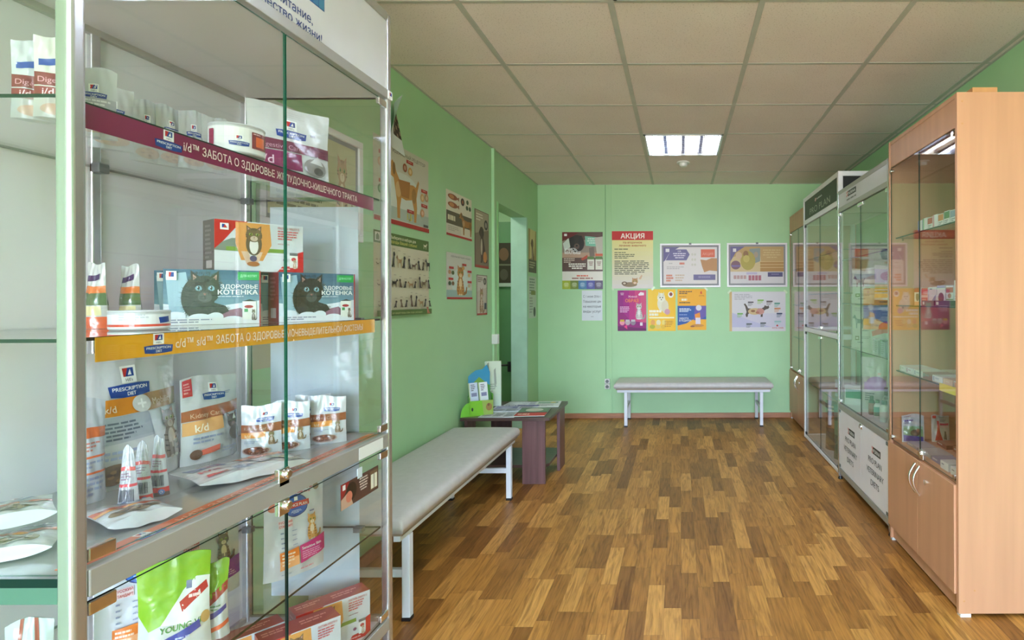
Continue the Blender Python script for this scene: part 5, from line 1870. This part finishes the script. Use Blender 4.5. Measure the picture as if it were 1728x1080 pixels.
# ---- goods in the lower part
z = .4765
ORA = (226, 120, 40)
bag('food_bag', 'white bag with orange and magenta panels and a ginger cat behind the lower lock', 'pet food bag', (-1.042, 1.535, z), R(60), .150, .243, .05, d_science(ORA, (196, 34, 120), (206, 150, 80), 'Sensitive Skin'), (230, 232, 238), seed=81, taper=.02)
bag('food_bag', 'white bag with orange and violet panels and a grey cat beneath the rail', 'pet food bag', (-1.175, 1.40, z), R(58), .150, .243, .05, d_science(ORA, (124, 36, 150), (110, 100, 96), 'Mature'), (230, 232, 238), seed=82, taper=.02)
bag('food_bag', 'white bag with a red stamp on the lower shelf by the corner post', 'pet food bag', (-1.13, 1.19, z), R(48), .14, .235, .05, d_science(ORA, (206, 90, 50), (150, 130, 110), 'Adult'), (226, 228, 236), seed=83, taper=.02)
bag('food_bag', 'lime green and white bag with green letters', 'pet food bag', (-1.045, 1.175, z), R(42), .118, .205, .05, d_green, (230, 234, 230), ((0, .30, (128, 180, 40)),), seed=84, taper=.06)
bag('food_pouch', 'slim green and white pouch with an orange line in the lower part', 'pet food pouch', (-1.016, 1.245, z), R(34), .046, .165, .04, d_greenside, (226, 230, 230), ((0, .36, (128, 180, 50)),), seed=85, taper=.18)
bag('food_bag', 'white bag with red straps seen low through the end glass', 'pet food bag', (-1.150, 1.005, z), R(30), .062, .172, .045, lambda a: (a.PO([(.32, 0), (.40, 0), (.30, .5), (.2, .6)], (160, 60, 50)), a.PO([(.60, 0), (.68, 0), (.80, .6), (.70, .5)], (160, 60, 50)), a.PO([(.2, .55), (.8, .5), (.9, 1), (.1, 1)], (176, 56, 50)), a.E(.5, .42, .10, .10, (60, 90, 130))), (206, 218, 216), seed=86)
z = .1705
B3 = 'red kit boxes at the bottom of the cabinet'
topB = lambda a: (a.L(.05, .25, .48, .6, 2, (226, 140, 130)), a.L(.52, .3, .95, .7, 2, (226, 140, 130)))
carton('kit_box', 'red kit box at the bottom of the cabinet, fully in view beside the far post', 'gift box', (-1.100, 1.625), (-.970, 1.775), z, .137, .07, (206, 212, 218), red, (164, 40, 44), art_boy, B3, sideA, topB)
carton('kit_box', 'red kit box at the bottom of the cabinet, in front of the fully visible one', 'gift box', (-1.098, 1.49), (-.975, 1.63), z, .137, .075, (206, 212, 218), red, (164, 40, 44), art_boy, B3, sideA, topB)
carton('kit_box', 'red kit box at the bottom of the cabinet, farthest toward the back panel', 'gift box', (-1.235, 1.45), (-1.115, 1.60), z, .137, .06, (206, 212, 218), red, (164, 40, 44), art_boy, B3, sideA, topB)


# ------------------------------------------------------------------ wooden cabinets along the other wall
def wood_cabinet(label, y0, y1, xf, top, fz, shelves, group):
    xb = XR - .012
    t = thing('wood_display_cabinet', label, 'display cabinet', ((xf + xb) / 2, (y0 + y1) / 2, 0), 0, group)
    ym = (y0 + y1) / 2
    bw = .018
    for y in (y0, y1 - bw):
        sp = MB().box(xf, xb, y, y + bw, .012, top).build('side_panel', 'beech', t, bevel=.0012)
        for (x, z) in ((xf + .02, .06), (xf + .06, .10), (xf + .02, top - .035), (xf + .02, top - .12)):
            if y == y0:
                MB().tube([(x, y - .0008, z), (x, y + .001, z)], .004, 10).build('screw_cap', 'beechd', sp)
        MB().box(xf + .005, xf + .045, y - .002, y + bw + .004, 0, .012).build('foot', 'plas', t)
        MB().box(xb - .045, xb - .005, y, y + bw, 0, .012).build('foot', 'plas', t)
    i0, i1 = y0 + bw, y1 - bw
    MB().box(xf + .002, xb, i0, i1, top - bw, top).build('top_board', 'beech', t)
    MB().box(xf + .003, xf + .021, i0, i1, fz, top - bw).build('fascia', 'beech', t, bevel=.001)
    MB().box(xb - .006, xb, i0, i1, .05, top - bw).build('back_panel', 'beech', t)
    MB().box(xf + .012, xb - .006, i0, i1, .484, .502).build('counter_board', 'beech', t)
    MB().box(xf + .02, xb - .006, i0, i1, .072, .090).build('floor_board', 'beech', t)
    MB().box(xf + .012, xf + .028, i0, i1, .014, .072).build('plinth', 'beech', t)
    for k, (a_, b_) in enumerate(((i0 + .002, ym - .001), (ym + .001, y1))):
        d = MB().box(xf - .008, xf + .010 if k == 0 else xf - .001, a_, b_, .078, .494)
        d = d.build('door', 'beech', t, bevel=.001)
        yh = ym + (.022 if k else -.022)
        pts = [(xf - .008, yh, .475)] + [(xf - .008 - .028 * math.sin(PI * q / 10), yh, .475 - .128 * q / 10) for q in range(1, 10)] + [(xf - .008, yh, .347)]
        MB().tube(pts, .005, 10).build('handle', 'chrome', d)
        if k == 0:
            MB().tube([(xf - .013, ym - .085, .425), (xf - .004, ym - .085, .425)], .011, 16).build('lock', 'chrome', d)
        a2, b2 = (i0 + .002, ym - .001) if k == 0 else (ym + .001, i1 - .002)
        g = MB().pane(xf + .003, xf + .008, a2, b2, .506, fz - .004).build('glass_door', ['glass', 'gedge_d'], t)
        yk = a2 + .012 if k == 0 else b2 - .012
        for zk in (.52, fz - .02):
            MB().tube([(xf - .004, yk, zk), (xf + .012, yk, zk)], .010, 14).build('hinge', 'chrome', g)
        if k == 0:
            MB().tube([(xf - .010, ym - .02, .528), (xf + .003, ym - .02, .528)], .012, 16).build('lock', 'chrome', g)
            MB().box(xf - .0005, xf + .012, ym - .04, ym, .504, .545).build('lock_plate', 'chrome', g, bevel=.002)
    for z in shelves:
        s_ = MB().pane(xf + .028, xb - .02, i0 + .002, i1 - .002, z - .006, z).build('glass_shelf', ['glass', 'gedge_d'], t)
        for y in (i0, i1 - .012):
            for x in (xf + .06, xb - .08):
                MB().tube([(x, y, z - .0115), (x, y + .012, z - .0115)], .005, 10).build('shelf_pin', 'chrome', s_)
    return t


wood_cabinet('nearest beech cabinet with glass doors above two wooden doors', 2.157, 2.866, 1.054, 1.991, 1.862, (1.512, 1.176, .852), None)
wood_cabinet('far beech cabinet in the room corner beyond the white framed cases', 5.00, 5.778, 1.12, 2.04, 1.876, (1.5, 1.15, .83), None)
t_ = MB().box(1.12, 1.215, 2.17, 2.24, 1.9915, 2.013).build('small_box', 'beechd', None)
tag(t_, 'small flat wooden box lying on top of the nearest beech cabinet', 'box')


def mbox(label, x, y, z, w, h, d, cols, group, art=None, rz=R(-90), name='medicine_box', cat='medicine box'):
    """a medicine carton facing the room; (x, y) is the middle of its front edge"""
    u = Vector((math.cos(rz), math.sin(rz), 0)) * (w / 2)
    return carton(name, label, cat, (x - u.x, y - u.y), (x + u.x, y + u.y), z, h, d, cols[0], cols[1], cols[2] if len(cols) > 2 else cols[0], art, group)


def band(c, y0=.1, y1=.5, txt=True):
    def f(a):
        a.R(0, y0, 1, y1, c)
        if txt:
            a.L(.12, y1 + .1, .88, .92, 2, (120, 124, 130))
    return f


W = (236, 236, 234)
Wd = (214, 214, 214)
GU = 'small cartons on the top glass shelf'
ys = [2.600, 2.548, 2.497, 2.446, 2.394, 2.340, 2.286, 2.232]
cs = [(112, 92, 190), (120, 180, 130), (190, 50, 50), (214, 150, 160), (220, 130, 60), (70, 130, 80), (150, 170, 190), (200, 60, 60)]
nm = ['violet edged', 'pale green edged', 'red capped', 'pink striped', 'orange capped', 'dark green marked', 'grey blue banded', 'red marked']
for i, (y, c) in enumerate(zip(ys, cs)):
    mbox('%s white carton on the top shelf of the near beech cabinet' % nm[i], 1.10, y, 1.5125, .047, .052 + .004 * (i % 2), .07, (W, c if i == 0 else Wd), GU,
         (lambda c_: lambda a: a.R(0, 0, .3, 1, c_))(c) if i in (0, 1, 3) else band(c, .05, .55))
GM = 'cartons on the middle shelf of the near beech cabinet'


def capdog(c):
    return lambda a: (a.R(0, 0, 1, .26, c), a.E(.5, .55, .26, .22, (116, 112, 108)), a.PO([(.24, .5), (.3, .3), (.42, .42)], (116, 112, 108)), a.PO([(.76, .5), (.7, .3), (.58, .42)], (116, 112, 108)), a.R(0, .80, 1, 1, (236, 170, 140)))


row = [(2.775, .074, .084, (196, 54, 50), 'red carton with a grey cat face', capdog((196, 54, 50)), W),
       (2.695, .068, .082, (228, 100, 50), 'orange carton', lambda a: (a.R(0, 0, 1, .3, (226, 84, 40)), a.R(0, .42, 1, .56, (250, 220, 180)), a.L(.1, .65, .9, .9, 2, (240, 200, 150))), (228, 130, 70)),
       (2.612, .078, .084, (90, 110, 150), 'white carton with a blue grey wedge', lambda a: (a.L(.15, .08, .8, .2, 1, (90, 110, 150)), a.PO([(.1, .95), (.95, .4), (.95, .95)], (130, 150, 190))), W),
       (2.525, .078, .090, (110, 40, 44), 'white carton with a dark red disc', lambda a: (a.R(0, 0, 1, .14, (150, 150, 200)), a.E(.5, .62, .36, .26, (116, 38, 44))), W),
       (2.445, .064, .086, (176, 60, 60), 'red topped carton with a green line', lambda a: (a.R(0, .08, 1, .34, (186, 54, 54)), a.E(.5, .5, .25, .12, (180, 120, 90)), a.R(0, .66, 1, .72, (120, 160, 90))), W),
       (2.375, .058, .108, (140, 80, 60), 'taller carton with a brown figure', lambda a: (a.PO([(.25, .05), (.75, .05), (.6, .45), (.4, .45)], (120, 70, 50)), a.L(.1, .6, .9, .9, 3, (206, 160, 190))), W),
       (2.310, .058, .098, (90, 60, 130), 'carton with a violet corner', lambda a: (a.PO([(0, .6), (.6, .5), (1, 1), (0, 1)], (96, 60, 140)), a.L(.1, .1, .9, .4, 2, (190, 90, 90))), W)]
for (y, w, h, c, s, ar, bc) in row:
    mbox(s + ' on the middle shelf of the near beech cabinet', 1.16, y, 1.1765, w, h, .05, (bc, Wd), GM, ar)
for (y, w, c, s) in ((2.535, .12, (84, 92, 50), 'flat olive carton lying in front of the upright ones'), (2.39, .14, (60, 50, 62), 'flat dark carton lying in front of the upright ones')):
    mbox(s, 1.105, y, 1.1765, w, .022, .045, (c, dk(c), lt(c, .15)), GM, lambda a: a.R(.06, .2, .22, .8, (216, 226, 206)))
GL = 'flat cartons on the lowest glass shelf of the near beech cabinet'
k = 0
for (y, w, c, c2, s) in ((2.79, .075, (226, 228, 224), (170, 190, 170), 'white flat carton at the far end of the lowest glass shelf'), (2.705, .085, (222, 216, 222), (176, 96, 150), 'white flat carton with a magenta mark on the lowest glass shelf'), (2.61, .095, (226, 224, 222), (150, 150, 170), 'plain white flat carton in the middle of the lowest glass shelf'), (2.512, .09, (150, 84, 92), (110, 116, 136), 'wine red and grey flat carton on the lowest glass shelf'), (2.415, .095, (230, 230, 236), (170, 176, 200), 'white flat carton before the yellow label'), (2.32, .085, (214, 176, 150), (226, 200, 180), 'tan flat carton above the yellow label'), (2.228, .085, (226, 220, 210), (200, 120, 90), 'pale flat carton next to the near side panel')):
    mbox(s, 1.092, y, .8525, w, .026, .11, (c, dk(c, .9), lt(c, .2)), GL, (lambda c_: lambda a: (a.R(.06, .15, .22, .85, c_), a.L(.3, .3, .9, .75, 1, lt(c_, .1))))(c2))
for (y, x, z, c, s) in ((2.62, 1.225, .8525, (206, 196, 176), 'cream flat box behind the white ones'), (2.52, 1.23, .8525, (190, 170, 140), 'tan flat box behind the wine red one'), (2.40, 1.225, .8525, (216, 196, 160), 'pale tan flat box behind the yellow label'), (2.30, 1.23, .8525, (206, 160, 130), 'brownish flat box at the back'), (2.48, 1.235, .8755, (222, 206, 180), 'cream flat box on top of the tan ones'), (2.33, 1.235, .8755, (226, 216, 196), 'pale flat box on top of the brownish one')):
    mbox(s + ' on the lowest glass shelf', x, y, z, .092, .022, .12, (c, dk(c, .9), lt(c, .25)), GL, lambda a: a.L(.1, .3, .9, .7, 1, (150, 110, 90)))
t_ = tin('small white jar on the flat boxes of the lowest glass shelf', 1.30, 2.345, .898, .022, .035, ((232, 232, 230), (226, 226, 226)))
t_.name = 'jar'
t_['category'] = 'jar'
o = MB().box(1.080, 1.0815, 2.18, 2.37, .826, .858, 0, S(236, 206, 30)).build('price_label', 'gloss')
tag(o, 'yellow price label on the edge of the lowest glass shelf', 'price label')

zb = .5025
pk = lambda label, x, y, w, h, base, draw, seed: bag('blister_packet', label, 'packet', (x, y, zb), R(-4), w, h, .012, draw, base, seed=seed, tilt=R(-4), taper=.0)
pk('white and blue packet with a mole picture leaning in the near beech cabinet', 1.145, 2.795, .108, .135, (216, 220, 230), lambda a: (a.L(.1, .05, .7, .12, 1, (120, 120, 140)), a.L(.08, .19, .75, .27, 1, (70, 60, 150), 'l', .8), a.L(.08, .29, .5, .35, 1, (90, 90, 150)), a.R(.06, .42, .94, .86, (150, 190, 170)), a.PO([(.06, .5), (.5, .42), (.94, .55), (.94, .86), (.06, .86)], (110, 160, 120)), a.E(.58, .66, .22, .12, (56, 50, 52)), a.E(.70, .58, .08, .07, (130, 90, 70)), a.PO([(.06, .74), (.94, .80), (.94, .96), (.06, .96)], (36, 46, 150))), 91)
pk('white and red packet with a red syringe shape leaning in the near beech cabinet', 1.282, 2.80, .086, .130, (216, 212, 212), lambda a: (a.R(.06, .04, .26, .14, (206, 40, 44)), a.PO([(.30, .22), (.42, .22), (.44, .55), (.60, .95), (.16, .95), (.30, .55)], (196, 36, 40)), a.R(.46, .30, .95, .38, (206, 60, 110)), a.L(.46, .16, .9, .26, 2, (130, 130, 140)), a.PO([(.66, .90), (.70, .6), (.78, .6), (.84, .92)], (90, 90, 90)), a.R(.48, .42, .95, .45, (226, 180, 190))), 92)
for i, (x, y, w, d, h, c, s) in enumerate(((1.10, 2.70, .12, .09, .014, (150, 146, 170), 'grey violet blister pack lying nearest the leaning packets'), (1.10, 2.565, .13, .10, .016, (170, 164, 166), 'clear grey blister pack lying in the middle of the board'), (1.10, 2.44, .10, .09, .018, (140, 130, 166), 'violet edged blister pack lying near the lock'), (1.24, 2.70, .10, .16, .020, (150, 70, 50), 'red brown flat pack lying behind the blister packs'), (1.26, 2.57, .12, .18, .022, (166, 90, 60), 'red and brown flat pack lying at the back'), (1.25, 2.42, .12, .16, .024, (186, 120, 80), 'tan and red flat pack lying at the back'))):
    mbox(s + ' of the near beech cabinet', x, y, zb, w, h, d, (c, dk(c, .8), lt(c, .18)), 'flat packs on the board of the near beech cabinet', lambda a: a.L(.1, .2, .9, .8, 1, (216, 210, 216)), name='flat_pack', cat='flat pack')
mbox('small white carton on the board of the near beech cabinet, beside the lock', 1.088, 2.345, zb, .07, .032, .06, (W, Wd), 'small white cartons on the cabinet board', lambda a: a.L(.15, .3, .7, .6, 1, (90, 110, 130)))
mbox('small white carton on the board of the near beech cabinet, against the side panel', 1.088, 2.255, zb, .07, .032, .06, (W, Wd), 'small white cartons on the cabinet board', lambda a: a.L(.15, .3, .7, .6, 1, (120, 110, 110)))


# ------------------------------------------------------------------ two white framed glass cases
def plan_text(a):
    purina(a, .36, .02, .74, .17)
    a.T('PRO PLAN', .5, .40, .13, (60, 58, 62), 'c', w=.58)
    a.T('VETERINARY', .5, .64, .13, (60, 58, 62), 'c', w=.74)
    a.T('DIETS', .5, .88, .13, (60, 58, 62), 'c', w=.36)


def case(name, label, y0, y1, xf, top, loc_x):
    return thing(name, label, 'display cabinet', ((xf + XR) / 2, (y0 + y1) / 2, 0))


y0, y1, xf, xb, top = 2.884, 3.835, 1.062, 1.52, 1.925
VC = case('display_cabinet', 'white aluminium case with two lettered white doors below its glass doors', y0, y1, xf, top, 0)
ym = (y0 + y1) / 2
for x in (xf, xb - .026):
    for y in (y0, y1 - .026):
        MB().box(x, x + .026, y, y + .026, .02, top).build('post', 'alu', VC, bevel=.004)
        MB().lathe([(.014, 0), (.016, .004), (.010, .021)], x + .013, y + .013, 12).build('foot', 'black', VC)
for z0, z1 in ((1.782, 1.812), (.475, .512), (.045, .080), (top - .026, top)):
    MB().box(xf + .001, xf + .024, y0 + .026, y1 - .026, z0, z1).build('front_rail', 'rail', VC, bevel=.002)
    MB().box(xb - .024, xb - .001, y0 + .026, y1 - .026, z0, z1).build('back_rail', 'rail', VC, bevel=.002)
    for y in (y0 + .002, y1 - .024):
        MB().box(xf + .026, xb - .026, y, y + .022, z0, z1).build('side_rail', 'rail', VC, bevel=.002)
mb = MB().box(xf + .004, xf + .010, y0 + .026, y1 - .026, 1.812, top - .026)
mb.m[-6:] = [1] * 6
L_, H_ = y1 - y0 - .052, top - .026 - 1.812
a = Art(mb, plane((xf + .004 - EPS, y1 - .026, 1.812), (0, -1, 0), (0, 0, 1)), L_, H_)
purina(a, .20, .12, .42, .50)
a.L(.21, .68, .62, .82, 1, (130, 128, 126), 'l', .8)
mb.build('header_panel', ['flatp', 'panel'], VC)
for y in (y0 + .008, y1 - .014):
    MB().pane(xf + .026, xb - .026, y, y + .005, .512, 1.782).build('side_glass', ['glass', 'gedge_d'], VC)
    MB().box(xf + .026, xb - .026, y, y + .005, .08, .475).build('side_panel', 'panel', VC)
    MB().box(xf + .026, xb - .026, y, y + .005, 1.812, top - .026).build('header_side_panel', 'panel', VC)
MB().box(xf + .008, xb - .008, y0 + .008, y1 - .008, 1.786, 1.792).build('inner_ceiling', 'panel', VC)
MB().box(xf + .022, xb - .008, y0 + .008, y1 - .008, .496, .514).build('counter_board', 'panel', VC)
MB().box(xf + .022, xb - .008, y0 + .008, y1 - .008, .058, .066).build('floor_panel', 'panel', VC)
MB().box(xb - .010, xb - .006, y0 + .026, y1 - .026, .08, .475).build('back_panel', 'panel', VC)
for z in (1.468, 1.178, .892):
    MB().pane(xf + .03, xb - .012, y0 + .016, y1 - .016, z - .006, z).build('glass_shelf', ['glass', 'gedge_d'], VC)
for k, (a_, b_) in enumerate(((y0 + .028, ym - .0015), (ym + .0015, y1 - .028))):
    g = MB().pane(xf + .006, xf + .011, a_, b_, .518, 1.778).build('glass_door', ['glass', 'gedge_d'], VC)
    yh = a_ if k == 0 else b_ - .03
    for zz in (.520, 1.758):
        MB().box(xf + .002, xf + .013, yh, yh + .03, zz, zz + .02).build('hinge', 'chrome', g, bevel=.002)
    if k == 0:
        MB().box(xf + .000, xf + .012, ym - .05, ym + .04, 1.755, 1.778).build('lock_plate', 'chrome', g, bevel=.004)
    mb = MB().box(xf + .004, xf + .014, a_, b_, .084, .472)
    mb.m[-6:] = [1] * 6
    sub = Art(mb, plane((xf + .004 - EPS, b_, .084), (0, -1, 0), (0, 0, 1)), b_ - a_, .388)
    plan_text(sub.sub(.13, .20, .95, .86))
    d = mb.build('door', ['flatp', 'white'], VC)
    for zz in (.09, .452):
        MB().box(xf - .000, xf + .012, yh + .0, yh + .03, zz, zz + .018).build('hinge', 'greyp', d, bevel=.002)
    if k == 0:
        MB().tube([(xf - .008, ym - .012, .455), (xf + .004, ym - .012, .455)], .010, 14).build('lock', 'chrome', d)
        MB().box(xf + .001, xf + .010, ym - .03, ym + .015, .440, .470).build('lock_plate', 'chrome', d, bevel=.002)


def d_vet(c1, c2, dogc, name):
    def f(a):
        a.L(.10, .05, .9, .16, 2, (170, 176, 170))
        a.E(.74, .35, .30, .13, c1)
        a.PO([(.3, .30), (1, .25), (1, .48), (.35, .45)], c1)
        dog_stand(a.sub(.02, .20, .45, .55), dogc)
        a.L(.30, .58, .70, .62, 1, (80, 84, 80), 'c')
        a.R(.12, .72, .28, .82, c2)
        a.R(.16, .75, .24, .79, lt(c2, .7))
        a.L(.34, .73, .85, .80, 2, (140, 150, 140))
        a.L(.22, .86, .60, .90, 1, (90, 96, 92))
    return f


VG = 'white food bags in the white case'
bag('food_bag', 'pale bag with a small green square on the upper shelf of the white case', 'pet food bag', (1.19, 3.61, 1.1785), R(-28), .19, .225, .06, d_vet((196, 180, 150), (96, 130, 50), (120, 90, 70), ''), (214, 228, 212), group=VG, seed=101)
bag('food_bag', 'bag with ochre bands and a dark blue foot in the white case', 'pet food bag', (1.165, 3.22, 1.1785), R(-40), .13, .22, .06, lambda a: (a.R(0, .10, 1, .45, (176, 160, 196)), a.E(.6, .28, .3, .12, (150, 60, 140)), a.R(0, .50, 1, .62, (196, 160, 60)), a.R(0, .66, 1, .70, (206, 170, 60)), a.R(0, .74, 1, .84, (226, 196, 130)), a.R(0, .90, 1, 1, (24, 36, 70))), (214, 222, 214), group=VG, seed=102)
bag('food_bag', 'pale bag with a standing grey animal on the middle shelf of the white case', 'pet food bag', (1.20, 3.66, .8925), R(-30), .185, .272, .06, d_vet((206, 196, 130), (110, 120, 80), (80, 110, 106), ''), (210, 226, 206), group=VG, seed=103)
bag('food_bag', 'pale bag with a pink dish on the middle shelf of the white case', 'pet food bag', (1.215, 3.40, .8925), R(-40), .16, .262, .06, lambda a: (a.PO([(.1, .05), (.9, .08), (.7, .35), (.25, .30)], (120, 134, 146)), a.E(.7, .45, .34, .13, (206, 70, 110)), a.PO([(.05, .55), (.9, .38), (.95, .52), (.1, .66)], (196, 90, 90)), a.L(.25, .74, .6, .79, 1, (90, 96, 92)), a.L(.2, .82, .8, .92, 2, (150, 160, 150))), (206, 222, 210), group=VG, seed=104)
bag('food_bag', 'white bag with a violet band standing on the counter of the white case', 'pet food bag', (1.215, 3.56, .5145), R(-30), .155, .33, .06, lambda a: (a.L(.2, .18, .6, .22, 1, (160, 180, 160)), a.R(.66, .30, .80, .35, (206, 150, 140)), a.E(.6, .50, .42, .13, (176, 140, 206)), a.R(.1, .48, .95, .62, (186, 156, 214)), a.L(.15, .68, .6, .84, 4, (96, 100, 120))), (220, 226, 222), group=VG, seed=105)
GG = 'cartons on the middle shelf of the white case'
for i, (y, x, c, w, s) in enumerate(((3.31, 1.13, (206, 216, 222), .05, 'pale carton beside the pink dish bag'), (3.245, 1.12, (150, 176, 176), .06, 'grey green printed carton'), (3.18, 1.125, (70, 130, 110), .04, 'dark green carton'), (3.11, 1.11, (130, 160, 172), .07, 'blue grey carton with dark stripes'), (3.03, 1.12, (214, 222, 224), .06, 'white carton nearest the beech cabinet'))):
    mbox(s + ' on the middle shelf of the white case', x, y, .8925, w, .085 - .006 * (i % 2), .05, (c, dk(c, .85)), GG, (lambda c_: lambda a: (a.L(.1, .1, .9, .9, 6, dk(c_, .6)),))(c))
mbox('white carton with a broad green field on the counter of the white case', 1.135, 3.715, .5145, .125, .125, .05, ((216, 226, 222), (206, 214, 210)), None, lambda a: a.R(.06, .20, .98, .66, (40, 150, 110)), R(-35), 'carton', 'carton')


def bottle(label, x, y, z, r, h, body, cap, lab, group, fl=.25, art=None):
    t = thing('bottle', label, 'bottle', (x, y, z), 0, group)
    q = fl
    MB().lathe([(r * .9, 0), (r, .004), (r, h * (1 - q) - .012), (r * .8, h * (1 - q)), (r * .45, h * (1 - q) + .006), (r * .45, h * (1 - q) + .012)], 0, 0, 20, c=S(*body)).build('body', 'gloss', t, False)
    MB().lathe([(r * .6, h * (1 - q) + .008), (r * .62, h - .003), (r * .5, h)], 0, 0, 18, c=S(*cap)).build('cap', 'gloss', t, False)
    mb = MB().lathe([(r + .0005, h * .12), (r + .0005, h * .30), (r + .0005, h * .62)], 0, 0, 20, [S(*lab), S(*lt(lab, .2))])
    mb.f = mb.f[:-2]; mb.m = mb.m[:-2]; mb.c = mb.c[:-2]; mb.sm = mb.sm[:-2]
    mb.build('label', 'gloss', t, False)
    return t


BG = 'bottles on the counter of the white case'
bottle('slim dark green bottle with a wine red foot beside the bag with the violet band', 1.150, 3.415, .5145, .019, .112, (40, 90, 84), (60, 100, 96), (120, 50, 60), BG)
bottle('white bottle with a green band and green cap in the white case', 1.150, 3.315, .5145, .021, .105, (210, 220, 216), (80, 130, 100), (40, 140, 120), BG)
bottle('white bottle with a pale green shoulder nearest the beech cabinet', 1.150, 3.205, .5145, .025, .120, (212, 226, 218), (90, 130, 126), (196, 216, 206), BG)
bottle('tall grey bottle standing behind the green banded one', 1.205, 3.32, .5145, .021, .175, (120, 130, 134), (70, 76, 80), (150, 160, 162), BG, .3)
bottle('small black bottle between the two white bottles', 1.175, 3.262, .5145, .017, .085, (40, 48, 50), (30, 34, 36), (60, 80, 76), BG)

# ---- the second case, glazed down to the floor
y0, y1, xf, xb, top = 3.885, 4.985, 1.085, 1.53, 2.082
PC = case('display_cabinet', 'white framed glass case with a dark header, glazed down to the floor', y0, y1, xf, top, 0)
ym = (y0 + y1) / 2
pw = .034
for x in (xf, xb - pw):
    for y in (y0, y1 - pw):
        MB().box(x, x + pw, y, y + pw, .004, top).build('post', 'white', PC, bevel=.003)
        MB().box(x + .004, x + pw - .004, y + .004, y + pw - .004, 0, .006).build('foot', 'black', PC)
for z0, z1 in ((1.848, 1.886), (.928, .964), (.006, .032), (top - .034, top)):
    MB().box(xf + .001, xf + .030, y0 + pw, y1 - pw, z0, z1).build('front_rail', 'white', PC, bevel=.002)
    MB().box(xb - .030, xb - .001, y0 + pw, y1 - pw, z0, z1).build('back_rail', 'white', PC, bevel=.002)
    for y in (y0 + .002, y1 - .030):
        MB().box(xf + pw, xb - pw, y, y + .028, z0, z1).build('side_rail', 'white', PC, bevel=.002)
mb = MB().box(xf + .006, xf + .012, y0 + pw, y1 - pw, 1.886, top - .034, 0, S(52, 60, 44))
L_, H_ = y1 - y0 - 2 * pw, top - .034 - 1.886
a = Art(mb, plane((xf + .006 - EPS, y1 - pw, 1.886), (0, -1, 0), (0, 0, 1)), L_, H_)
purina(a, .36, .20, .60, .36)
a.T('PRO PLAN', .50, .86, .32, (176, 178, 160), 'c', w=.62)
mb.build('header_panel', 'flatp', PC)
for y in (y0 + .010, y1 - .016):
    MB().box(xf + pw, xb - pw, y, y + .005, 1.886, top - .034).build('header_side_panel', 'black', PC)
    for z0, z1 in ((.964, 1.848), (.032, .928)):
        MB().pane(xf + pw, xb - pw, y, y + .005, z0, z1).build('side_glass', ['glass', 'gedge_d'], PC)
MB().box(xf + .01, xb - .01, y0 + .01, y1 - .01, 1.852, 1.858).build('inner_ceiling', 'panel', PC)
MB().box(xf + .026, xb - .01, y0 + .01, y1 - .01, .012, .024).build('floor_panel', 'panel', PC)
for z in (1.55, 1.25, .952, .48):
    MB().pane(xf + .036, xb - .014, y0 + .018, y1 - .018, z - .006, z).build('glass_shelf', ['glass', 'gedge_d'], PC)
for z0, z1 in ((.968, 1.844), (.036, .924)):
    for k, (a_, b_) in enumerate(((y0 + pw + .002, ym - .0015), (ym + .0015, y1 - pw - .002))):
        g = MB().pane(xf + .008, xf + .013, a_, b_, z0, z1).build('glass_door', ['glass', 'gedge_d'], PC)
        yh = a_ if k == 0 else b_ - .03
        for zz in (z0, z1 - .02):
            MB().box(xf + .003, xf + .015, yh, yh + .03, zz, zz + .02).build('hinge', 'black', g, bevel=.002)
        if k == 0:
            zz = z1 - .03 if z0 < .5 else z0 + .004
            MB().box(xf + .002, xf + .014, ym - .04, ym + .04, zz, zz + .024).build('lock_plate', 'chrome', g, bevel=.004)
zf = .0245
bag('food_bag', 'tall sea green bag standing on the floor panel of the dark headed case', 'pet food bag', (1.22, 4.17, zf), R(-38), .20, .40, .10, lambda a: (a.R(0, .05, 1, .2, (70, 130, 120)), a.PO([(0, .3), (1, .25), (1, .6), (0, .55)], (90, 150, 130)), a.E(.5, .45, .3, .12, (150, 190, 170)), dog_stand(a.sub(.1, .6, .9, .95), (120, 150, 130))), (60, 116, 104), seed=111)
bag('food_bag', 'brown and dark green bag standing on the floor panel of the dark headed case', 'pet food bag', (1.23, 4.45, zf), R(-38), .20, .38, .10, lambda a: (a.R(0, .3, 1, .55, (150, 96, 60)), a.R(0, .62, 1, .95, (52, 60, 40)), a.E(.5, .45, .3, .1, (196, 140, 96)), a.L(.1, .1, .9, .25, 2, (190, 170, 130))), (86, 66, 48), seed=112)
bag('food_bag', 'small wine red and white packet on the inner glass shelf of the dark headed case', 'pet food bag', (1.21, 4.22, .4805), R(-38), .13, .13, .04, lambda a: (a.R(0, 0, 1, .5, (206, 206, 210)), a.PO([(0, .5), (1, .4), (1, .7), (0, .8)], (150, 50, 70))), (196, 196, 200), seed=113)
